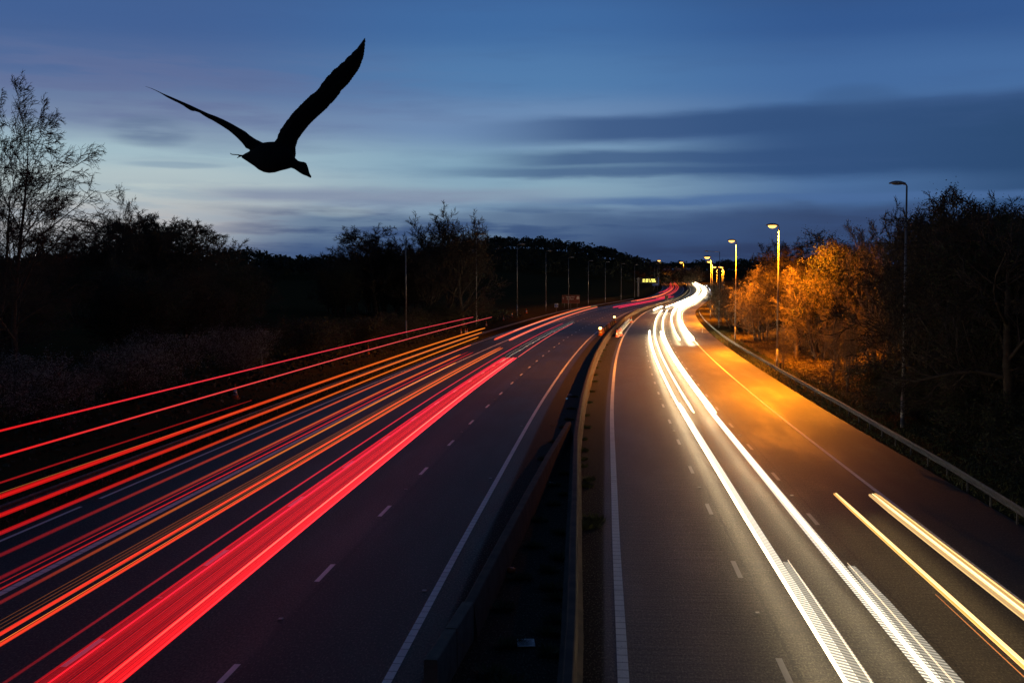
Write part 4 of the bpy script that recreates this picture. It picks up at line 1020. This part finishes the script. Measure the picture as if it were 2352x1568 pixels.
crumple(1308,905,.13,M['paper'],'pale crumpled shape standing for sky reflected in a puddle, left of the long barrier',h=.15)  # pale solid added for the sky's reflection in the puddle
crumple(1292,950,.12,M['concrete'],'small dull scrap on the dark strip left of the long barrier',h=.15)
crumple(1268,975,.12,M['concrete'],'tiny dull scrap lower on the dark strip beside the barrier',h=.15)
s,u=pix(1173,1304,.12); e=empty('round_reflector',RP(s,u,0)); tag(e,'dull orange round lamp lying between the two barriers','litter'); mb=MB(); mb.lathe((0,0,0),[(.13,0),(.15,.05),(.13,.12),(.05,.15)],16); mb.build('lens',M['cone'],e,True); mb=MB(); mb.lathe((0,0,-.01),[(.17,0),(.17,.03)],16); mb.build('base',M['dark'],e)
tf=[]
for v in range(3):
    rg=np.random.default_rng(90+v); n=230; a=rg.uniform(0,6.28,n); r=np.sqrt(rg.random(n))*.32; P=np.stack([np.cos(a)*r,np.sin(a)*r*1.3,np.zeros(n)],1); dr=np.stack([np.cos(a)*rg.uniform(.1,.8,n),np.sin(a)*rg.uniform(.1,.8,n),np.ones(n)],1); L=rg.uniform(.1,.34,n)[:,None]; sd=np.stack([-np.sin(a),np.cos(a),0*a],1)*.014
    V=np.stack([P-sd,P+sd,P+dr*L*.6+sd*.7,P+dr*L-[0,0,.0]],1).reshape(-1,3); tf.append(mesh_np('grass_blades',V,np.arange(n*4).reshape(-1,4),[M['grass']]))
i=0
for s,u,sc in [(47,-.75,1.2),(48.5,-.6,1.0),(39,-.55,1.5),(40.2,-.3,1.3),(52,-1.0,1.0),(54,-1.0,.9),(57,-1.05,1.0),(61,-1.1,.9),(66,-1.15,1.1),(72,-1.2,.9),(80,-1.2,1.0),(88,-1.25,1.1),(97,-1.2,1.0),(104,-1.3,1.2),(113,-1.3,1.0),(122,-1.35,1.1),(131,-1.4,1.2),(142,-1.4,1.2),(155,-1.4,1.2)]:
    o=link('grass_tuft',tf[i%3]); o.location=RP(s,u,.0); o.rotation_euler=(0,0,rT.uniform(0,6)); o.scale=(sc*.8,sc*.9,sc*.55); i+=1
    tag(o,'small grass tuft growing at the right foot of the long concrete barrier','grass tuft','grass tufts along the barrier')
for s,u in ((27,-1.3),(29,-2.6),(31,-1.4),(33,-1.6),(36,-2.2),(24,-2.4),(43,-1.9),(25.5,-1.2),(54,-2.9),(60,-2.6),(66,-2.4),(22.5,-1.1),(23.5,-2.0),(26,-2.2),(28,-1.1),(30,-1.2),(32,-2.4),(34.5,-1.3),(38,-1.4),(40,-2.3),(45,-1.5),(47,-2.1),(50,-1.7),(70,-2.2),(76,-2.3),(84,-2.4)):
    o=link('grass_tuft',tf[i%3]); o.location=RP(s,u,0); o.rotation_euler=(0,0,rT.uniform(0,6)); o.scale=(1,1,.5); i+=1
    tag(o,'dull grass tuft on the dark ground of the central reserve','grass tuft','grass tufts in the reserve')
# puddles : thin water on the dark strip
wm,N,L,b=newmat('puddle_water'); b.inputs['Base Color'].default_value=(.01,.012,.016,1); b.inputs['Roughness'].default_value=.25
for px,py,rx,ry in ((1302,915,.1,.5),):
    s,u=pix(px,py,0); v=[tuple(RP(s+ry*math.sin(t)*(1+.25*math.sin(3*t+px)),u+rx*math.cos(t)*(1+.3*math.sin(2*t+py)),.006)) for t in [k*2*math.pi/28 for k in range(28)]]
    me=bpy.data.meshes.new('puddle'); me.from_pydata(v,[],[tuple(range(28))]); me.materials.append(wm); tag(link('puddle',me),kind='structure')
# house lights far left
M['house_light']=emit('window_light',(1,.95,.8),3)
for px,py,d,lab in ((82,588,320,'tiny white light glinting in the dark trees at the far left'),(113,625,300,'tiny faint light below the white light at the far left')):
    p=at_depth(px,py,d); e=empty('distant_light',(p.x,p.y,G(p.x,p.y).z)); tag(e,lab,'light'); hz=p.z-e.location.z; mb=MB(); mb.tube([(0,0,-.3),(0,0,hz)],.05,6); mb.build('pole',M['dark'],e); mb=MB(); mb.lathe((0,0,hz),[(.05,0),(.2,.08),(.2,.22),(.05,.3)],10); mb.build('lamp',M['house_light'],e)

# ------------------------------------------------------------------ the goose
def goose():
    D=8.0; B=lambda x,y:((550+x/2.4758)/1.7415,(120+y/2.4758)/1.7415)
    fwd=CM@Vector((0,0,-1))
    def P(x,y,w):      # picture position -> world, w metres further away
        px,py=B(x,y); q=Vector(((px-1176)/F,-(py-784)/F,-1)); return Vector((0,0,CAMZ))+(CM@q)*(D+w)
    bm=bmesh.new()
    def loft(rings):
        vs=[[bm.verts.new(p) for p in r] for r in rings]; n=len(vs[0])
        for a,b in zip(vs,vs[1:]):
            for k in range(n): bm.faces.new((a[k],a[(k+1)%n],b[(k+1)%n],b[k]))
        bm.faces.new(vs[0][::-1]); bm.faces.new(vs[-1])
    MM=D/(2.4758*1.7415*F)     # metres per zoomed pixel
    # body, neck, head and bill
    sec=[(1030,1244,1266,.6),(1070,1220,1292,.8),(1100,1205,1312,.8),(1150,1165,1345,.8),(1200,1130,1385,.8),(1250,1114,1409,.8),(1300,1108,1418,.8),(1360,1106,1413,.8),(1420,1112,1394,.8),(1480,1150,1380,.8),(1522,1195,1367,.8),(1556,1262,1380,.75),(1590,1294,1404,.75),(1620,1303,1424,.75),(1650,1306,1439,.75),(1672,1318,1446,.75),(1690,1362,1455,.7),(1702,1412,1461,.8),(1714,1436,1467,.8),(1722,1446,1462,.6)]
    rings=[]
    for x,y0,y1,k in sec:
        c=(y0+y1)/2; h=(y1-y0)/2; w0=(x-1300)*MM*-.55; rings.append([P(x,c-h*math.sin(t),w0+h*MM*k*math.cos(t)) for t in [2*math.pi*q/16 for q in range(16)]])
    loft(rings)
    def wing(le,te,w_root,w_tip,th0,th1):
        def samp(pl,n):
            L=[0]
            for a,b in zip(pl,pl[1:]): L.append(L[-1]+math.dist(a,b))
            return [tuple(np.interp(L[-1]*i/(n-1),L,[p[c] for p in pl]) for c in (0,1)) for i in range(n)]
        n=110; A=samp(le,n); Bq=samp(te,n); rings=[]
        for i in range(n):
            t=i/(n-1); w=w_root+(w_tip-w_root)*t; th=th0+(th1-th0)*t; a,b=A[i],Bq[i]; r=[]
            for f,hh in ((0,0),(.12,.8),(.35,1),(.7,.7),(.93,.45),(1,.0),(.93,-.45),(.7,-.5),(.35,-.7),(.12,-.7)):
                r.append(P(a[0]+(b[0]-a[0])*f,a[1]+(b[1]-a[1])*f,w+th*hh-.03*math.sin(math.pi*f)))
            rings.append(r)
        loft(rings)
    te=[(1335,1200),(1345,1130),(1358,1100),(1382,1070),(1388,1035),(1403,1015),(1410,985),(1432,962),(1447,935),(1465,912),(1475,893),(1495,875),(1510,850),(1525,830),(1545,808),(1562,790),(1590,765),(1603,745),(1625,730),(1640,710),(1662,690),(1697,658),(1700,650),(1755,615),(1785,583),(1803,560),(1815,533),(1846,500),(1860,475),(1880,452),(1905,436),(1920,410),(1945,385),(1970,373),(1990,350),(2015,325),(2040,314),(2060,285),(2085,260),(2108,246),(2125,222),(2150,196),(2163,192),(2185,160),(2205,138),(2222,108),(2252,80)]
    le=[(1560,1290),(1572,1225),(1567,1172),(1590,1092),(1640,1020),(1700,945),(1760,885),(1800,850),(1880,778),(1905,745),(1940,715),(1985,660),(2010,630),(2020,605),(2085,545),(2115,505),(2140,470),(2180,415),(2210,360),(2235,290),(2248,240),(2255,180),(2260,120),(2258,92),(2253,79)]
    wing(le,te,-.02,-.38,.02,.006)
    up=[(1330,1150),(1240,1114),(1170,1080),(1110,1040),(1072,1006),(1000,965),(920,920),(850,885),(780,855),(700,826),(600,780),(520,742),(450,712),(330,660),(240,623),(200,604),(140,578),(75,557)]
    lo=[(1250,1290),(1130,1205),(1113,1190),(1070,1170),(1058,1150),(1030,1115),(970,1055),(910,1003),(830,950),(760,908),(735,893),(700,877),(655,850),(615,822),(575,808),(535,804),(510,790),(485,775),(450,750),(420,733),(350,700),(300,675),(260,650),(230,630),(190,608),(135,582),(75,560)]
    wing(up,lo,.02,.45,.03,.008)
    # trailing feet
    def stick(pts,r):
        rings=[]
        for x,y in pts: rings.append([P(x+0*r,y+r*math.sin(t),.16+r*MM*math.cos(t)) for t in [2*math.pi*q/8 for q in range(8)]])
        loft(rings)
    stick([(1075,1240),(1035,1243),(985,1236),(935,1233),(918,1222)],6); stick([(1070,1250),(1030,1248),(1008,1256),(986,1267)],6)
    bmesh.ops.recalc_face_normals(bm,faces=bm.faces); me=bpy.data.meshes.new('goose'); bm.to_mesh(me); bm.free()
    m=mat('dark_plumage',(.012,.012,.013),.8,(.008,.008,.009),20,spec=.1); me.materials.append(m); o=link('flying_goose',me)
    md=o.modifiers.new('r','REMESH'); md.mode='VOXEL'; md.voxel_size=.0042
    dg=bpy.context.evaluated_depsgraph_get(); dg.update(); m2=bpy.data.meshes.new_from_object(o.evaluated_get(dg)); o.modifiers.clear(); o.data=m2
    m2.materials.clear(); m2.materials.append(m); tag(o,'black goose silhouette flying with both wings raised in the dusk sky','bird')
goose()
